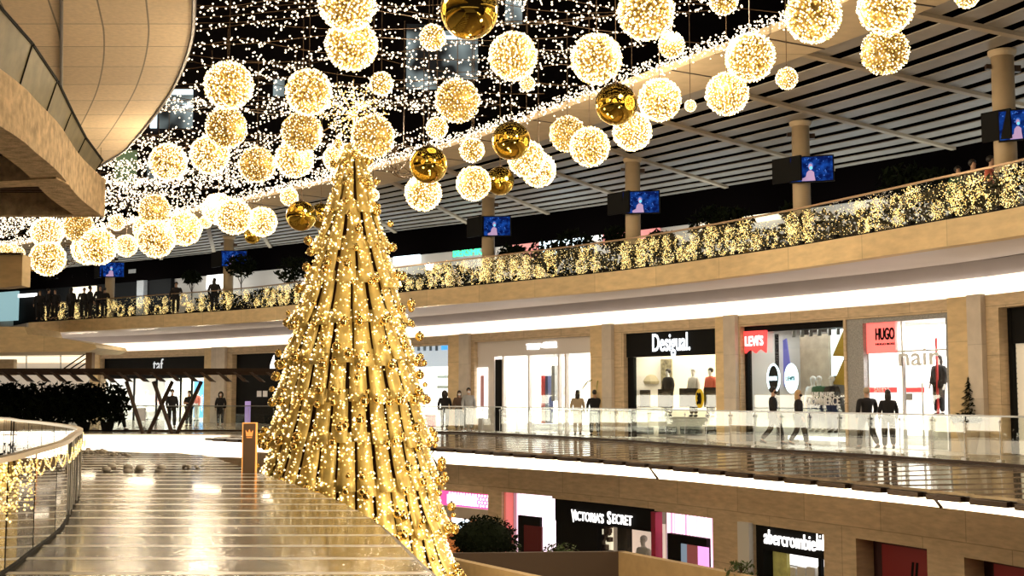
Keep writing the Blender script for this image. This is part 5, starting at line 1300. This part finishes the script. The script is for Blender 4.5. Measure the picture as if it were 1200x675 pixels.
for i, (px, py, dp, kd, r, det) in enumerate(BL):
    D = 2 * r * F / dp; c = at_d(px, py, D)
    if c.z + r > 9.75 and kd != 'x' and c.x > yz(RB, min(D, 68)) - .3:
        k = (9.7 - EYE.z) / (c.z + r - EYE.z); D *= k; r *= k; c = at_d(px, py, D)
    top = max(c.z + r + .3, 9.95 if c.x > yz(RB, min(D, 68)) else 10.5)
    if kd in 'LDS':
        t = thing('lit_ball', 'lit ball, %s' % det, 'light ball', tuple(c), 0, 'hanging light balls')
        s_ = link('shell', SHELL, t); s_.scale = (r,) * 3
        arr = LED['big' if kd == 'L' else 'dim' if kd == 'D' else 'small']; b_ = link('bulbs', arr[i % len(arr)], t); b_['kind'] = 'stuff'; b_.scale = (r,) * 3; b_.rotation_euler = (0, 0, i * 1.3)
        if kd == 'S' : pass
    elif kd == 'G':
        t = thing('mirror_ball', 'gold mirror ball, %s' % det, 'mirror ball', tuple(c), 0, 'hanging gold mirror balls')
        s_ = link('shell', MIR, t); s_.scale = (r,) * 3; s_ = link('cap', CAPM, t); s_.scale = (r,) * 3
    else:
        t = thing('wire_ball', 'unlit brown open wire ball %s' % ('left of the mirror ball by the tree top' if px > 300 else 'beside the far left pair of lit balls'), 'wire ball', tuple(c), 0)
        s_ = link('frame', WFR, t); s_.scale = (r,) * 3
    w_ = link('hanging_wire', WIRE, t); w_.location = (0, 0, r * .95); w_.scale = (1, 1, max(.1, top - c.z - r))

# ================================================================== LIGHT NET
g = np.random.default_rng(77); pts = []; rads = []
def lsx(Y): return yz(LS, min(Y, 61)) if Y < 62 else -29 - (Y - 62)
netw = MB(); Y = 15.0; row = 0
while Y < 70:
    xl, xr = lsx(Y) - .2, yz(RB, min(Y, 70)) + .1
    Lr = xr - xl; n = int(Lr * g.uniform(7.0, 13.0) * (1.0 if Y < 45 else 1.3)); amp = g.uniform(.1, .5); fq = g.uniform(.5, 1.1); ph = g.random() * 6
    zb_ = 10.45 + g.uniform(0, .9)
    us = np.sort(g.random(n)); line = []
    for u in us:
        x = xl + Lr * u; y = Y + amp * math.sin(fq * x + ph) ; z = zb_ - .35 * abs(math.sin(fq * .7 * x + ph)) ; pts.append((x, y + g.normal() * .11, z + g.normal() * .08)); rads.append(g.uniform(.016, .030) * (1 if Y < 35 else 1.25))
    for u in np.linspace(0, 1, 14): x = xl + Lr * u; line.append((x, Y + amp * math.sin(fq * x + ph), zb_ - .35 * abs(math.sin(fq * .7 * x + ph))))
    netw.tube(line, .010, 4, False)
    row += 1; Y += .62 if row % 3 else .95
# loose drooping loops
for k in range(46):
    Y0 = g.uniform(18, 50); xl, xr = lsx(Y0), yz(RB, Y0); x0 = g.uniform(xl, xr - 2); L = g.uniform(1.5, 4)
    for u in np.linspace(0, 1, int(L * 9)): pts.append((x0 + L * u, Y0 + .6 * math.sin(PI * u * 2), 10.7 - .7 * math.sin(PI * u) + g.normal() * .03)); rads.append(.026)
net = link('light_net', bulb_mesh('net_bulbs', pts, rads, [M['bulbn']])); tag(net, 'wide net of tiny white fairy lights stretched over the dark atrium opening', 'fairy lights', kind='stuff')
netw.build('net_cables', M['wire'], net)
pts = []
for s in np.arange(1, RB.L - 1, .014):
    p = RB.off(s, g.uniform(-.02, .42)); pts.append((p[0], p[1], 9.93 + g.random() * .30 - .2 * (g.random() < .1)))
tag(link('light_garland', bulb_mesh('edge_bulbs', pts, g.uniform(.014, .028, len(pts)), [M['bulbn']])), 'dense white light garland along the curved roof edge beam', 'fairy lights', kind='stuff')
pts = []
for k in range(1500):
    Y0 = g.uniform(46, 70); x = g.uniform(lsx(Y0), yz(RB, min(70, Y0))); pts.append((x, Y0, g.uniform(9.9, 10.6)))
tag(link('light_net', bulb_mesh('far_net_bulbs', pts, g.uniform(.03, .05, len(pts)), [M['bulbn']])), 'thicker far end of the light net toward the left side', 'fairy lights', kind='stuff')

# building beyond the roof opening, seen dimly through the net
ob = thing('office_building', 'dim building above the roof opening with a few lit grey windows', 'building', (0, 0, 0))
m = MB(); m.box((-12, 100, 35), (110, 6, 44)); m.build('wall', mat('night_wall', (.02, .012, .012), .7), ob)
M['dimw'] = mat('dim_window', (.10, .12, .12), .4, emis=(.42, .5, .48), es=.38, noise=None); M['dimw2'] = mat('greenish_window', (.10, .12, .08), .4, emis=(.30, .40, .18), es=.35)
M['dimw3'] = emi('window_strip', (.75, .9, .95), 1.3)
_nt = M['dimw'].node_tree; _b = _nt.nodes['Principled BSDF']; _tc = _nt.nodes.new('ShaderNodeTexCoord'); _nz = _nt.nodes.new('ShaderNodeTexNoise'); _nz.inputs['Scale'].default_value = .35
_rp = _nt.nodes.new('ShaderNodeValToRGB'); _rp.color_ramp.elements[0].color = (.02, .02, .02, 1); _rp.color_ramp.elements[1].color = (.75, .92, .92, 1); _rp.color_ramp.elements[0].position = .42; _rp.color_ramp.elements[1].position = .66
_nt.links.new(_tc.outputs['Object'], _nz.inputs['Vector']); _nt.links.new(_nz.outputs[0], _rp.inputs[0]); _nt.links.new(_rp.outputs[0], _b.inputs['Emission Color'])
for (x0, y0, x1, y1, mt) in ((476, 28, 512, 104, 'dimw'), (512, 36, 560, 92, 'dimw'), (186, 104, 226, 150, 'dimw'), (192, 105, 226, 111, 'dimw3'), (214, 122, 226, 126, 'dimw3'), (134, 176, 160, 214, 'dimw2'), (320, 92, 333, 112, 'dimw'), (592, 0, 612, 28, 'dimw'), (176, 128, 184, 150, 'dimw3'), (520, 42, 556, 46, 'dimw3'), (172, 195, 184, 215, 'dimw')):
    p = at_d(x0, y1, 96.8); q = at_d(x1, y0, 96.8); m = MB(); m.box(((p.x + q.x) / 2, 96.9 - (.1 if mt == 'dimw3' else 0), (p.z + q.z) / 2), (q.x - p.x, .2, q.z - p.z)); m.build('window', M[mt], ob)

# ================================================================== NEAR LEFT BALCONY
UN = Line([(-6.6, 9), (-6.75, 13), (-6.9, 16.8), (-7.1, 18.3), (-7.35, 19.9), (-7.9, 22.4), (-8.25, 24.7)])   # its face looks to the right
nb = thing('balcony', 'near concrete balcony slab overhead at upper left', 'balcony')
M['nconc'] = M['concrete']
m = MB()
N = 24; base = 0
for i in range(N):
    a = UN.at(UN.L * i / N); b = UN.at(UN.L * (i + 1) / N)
    m.quad((a[0], a[1], 5.15), (b[0], b[1], 5.15), (b[0], b[1], 5.92), (a[0], a[1], 5.92))
    m.quad((a[0] - .55, a[1], 5.15), (b[0] - .55, b[1], 5.15), (b[0], b[1], 5.15), (a[0], a[1], 5.15))
    m.quad((a[0] - .55, a[1], 5.15), (b[0] - .55, b[1], 5.15), (b[0] - .55, b[1], 5.70), (a[0] - .55, a[1], 5.70))
    m.quad((a[0], a[1], 5.92), (b[0], b[1], 5.92), (b[0] - 1.2, b[1], 5.92), (a[0] - 1.2, a[1], 5.92))
e = UN.at(UN.L)
m.box((e[0] - 6 , e[1] + .1, 5.53), (12.0, .25, .78))
m.build('fascia', M['concrete'], nb)
m = MB(); p = at_z(72, 207, 5.2); q = at_z(-60, 213, 5.2)
m.hexa([(q.x, q.y - .25, 5.12), (p.x, p.y - .25, 5.12), (p.x, p.y + .35, 5.12), (q.x, q.y + .35, 5.12), (q.x, q.y - .25, 5.7), (p.x, p.y - .25, 5.7), (p.x, p.y + .35, 5.7), (q.x, q.y + .35, 5.7)])
m.build('cross_beam', M['concrete'], nb)
m = MB(); m.prism([(-22, 6), (-6.9, 6), (-7.3, 16.8), (-7.8, 20), (-8.5, 24.8), (-22, 24.8)], 5.6, 5.75, 'z'); m.build('soffit', M['dark'], nb)
m = MB(); y_ = 8.0
while y_ < 24.4: m.box((-15, y_, 5.57), (13.0, .16, .05)); y_ += .30
m.build('soffit_boards', mat('soffit_board', (.075, .035, .02), .5), nb)
c = at_z(50, 233, 5.52); t = thing('downlight', 'small glowing round downlight under the near balcony', 'ceiling light', (c.x, c.y, 5.50))
m = MB(); m.lathe([(.13, 0), (.13, .05)], n=18); m.build('lamp', emi('downlight_glow', (1, .75, .6), 6.0), t); m = MB(); m.lathe([(.13, -.01), (.19, 0), (.19, .04)], n=18); m.build('rim', M['steel'], t)
area_lamp('downlight_beam', (c.x, c.y, 5.45), (0, 0, 0), .2, .2, 12, (1, .8, .6))
# low glass guard along its edge
m = MB(); m2 = MB()
for i in range(9):
    a = UN.at(UN.L * i / 9 + .02); b = UN.at(UN.L * (i + 1) / 9 - .02)
    z_ = lambda Yv: 5.93; o_ = -.12
    za = 6.72 - (a[1] - 16.8) * .058; zbb = 6.72 - (b[1] - 16.8) * .058; za = min(za, 6.9); zbb = min(zbb, 6.9)
    m.hexa([(a[0] - .2, a[1], 5.92), (b[0] - .2, b[1], 5.92), (b[0] - .23, b[1], 5.92), (a[0] - .23, a[1], 5.92), (a[0] + .0, a[1], za), (b[0] + .0, b[1], zbb), (b[0] - .03, b[1], zbb), (a[0] - .03, a[1], za)])
    m2.tube([(a[0] + .0, a[1], za), (b[0] + .0, b[1], zbb)], .03, 5); m2.tube([(b[0] - .2, b[1], 5.92), (b[0], b[1], zbb)], .02, 5)
    m2.tube([(a[0] - .19, a[1], 5.94), (b[0] - .19, b[1], 5.94)], .03, 5)
m.build('glass_guard', M['gglass'], nb); m2.build('guard_frame', M['black'], nb)
# concrete block further left (next balcony)
t = thing('balcony', 'small tan concrete balcony end at the left frame edge', 'balcony')
p = at_d(31, 338, 40); q = at_d(31, 300, 40)
m = MB(); m.prism([(-30, q.z), (p.x, q.z), (p.x, p.z + .06), (p.x - .6, p.z), (-30, p.z - .15)], 39.6, 40.3); m.build('slab', M['travf'], t)
m = MB(); m.box((p.x - 7, 39.55, q.z + .02), (14, .2, .06)); m.build('coping', M['brown'], t)
# bulkhead beam at far left below the upper gallery
t = thing('bridge_beam', 'pointed tan bulkhead below the upper gallery at the left edge', 'beam')
D = 66.; P0 = [at_d(x, y, D) for x, y in ((-80, 383), (30, 383), (34, 392), (70, 396), (113, 404), (115, 408), (106, 412), (-80, 414))]
m = MB(); m.prism([(p.x, p.z) for p in P0], D - .2, D + 5); m.build('beam', M['travf'], t)
# glimpse of the escalator hall below it
t = thing('escalator_hall', 'pale glazed escalator hall glimpsed below the left bulkhead', 'hall')
def bx(x0, y0, x1, y1, D, dd, name, mt):
    p = at_d(x0, y1, D); q = at_d(x1, y0, D); m = MB(); m.box(((p.x + q.x) / 2, D + dd / 2, (p.z + q.z) / 2), (q.x - p.x, dd, q.z - p.z)); return m.build(name, mt, t)
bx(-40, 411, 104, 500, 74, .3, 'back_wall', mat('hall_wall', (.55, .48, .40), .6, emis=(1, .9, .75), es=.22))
bx(-40, 418, 100, 425, 73.8, .1, 'cove_glow', EM['cream']); bx(-40, 412, 100, 415, 73.6, .1, 'upper_light', EM['wdim'])
bx(100, 408, 108, 432, 67.5, .5, 'brown_pillar', mat('brown_pillar', (.20, .12, .06), .6)); bx(-10, 421, 16, 440, 70, .5, 'tan_block', M['trav'])
m = MB()
for k in range(3): m.tube([at_d(72 + k * 8, 434, 70), at_d(104 + k * 3, 412 + k * 4, 70)], .04, 5)
m.build('escalator_rail', M['black'], t)
m = MB()
for x in (31, 71): m.tube([at_d(x, 434, 71), at_d(x, 411, 71)], .035, 5)
m.build('glass_posts', M['steel'], t)

# pale clumps lying on the near apron
for i, (px, py, s_) in enumerate(((110, 531, .30), (142, 534, .22), (155, 553, .42), (228, 549, .20))):
    c = at_z(px, py, .0); m = MB(); g2 = random.Random(i)
    for k in range(9): m.ball((g2.uniform(-1, 1) * s_ * 1.3, g2.uniform(-1, 1) * s_ * .5, .02 + g2.random() * s_ * .3), s_ * .24, s_ * .2, s_ * .15, 10, 7)
    o = m.build('pale_clump', mat('translucent_white', (.62, .58, .52), .4), None, True, (c.x, c.y, -.01)); tag(o, 'pale white clump on the near glass apron, %s' % ['farthest left by the railing bend', 'small one second from the left', 'largest, in the middle', 'flat one at right'][i], 'decoration')
# notice board behind the left railing, lilac standee
c = at_z(165, 501, 0); t = thing('notice_board', 'blank pale notice board behind the railing near the slanted struts', 'board', (c.x, c.y, 0))
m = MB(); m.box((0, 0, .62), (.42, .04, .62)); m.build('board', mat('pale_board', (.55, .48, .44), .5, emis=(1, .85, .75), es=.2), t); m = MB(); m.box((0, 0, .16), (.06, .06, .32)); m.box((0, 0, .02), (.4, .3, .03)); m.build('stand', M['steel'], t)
c = at_z(290, 497, 0); t = thing('standee', 'narrow lilac standee beside the dark shop front', 'sign', (c.x, c.y, 0))
m = MB(); m.box((0, 0, .65), (.30, .05, 1.15)); m.build('panel', mat('lilac', (.42, .30, .6), .5, emis=(.5, .35, .8), es=.35), t); m = MB(); m.box((0, 0, .04), (.4, .3, .08)); m.build('foot', M['steel'], t)
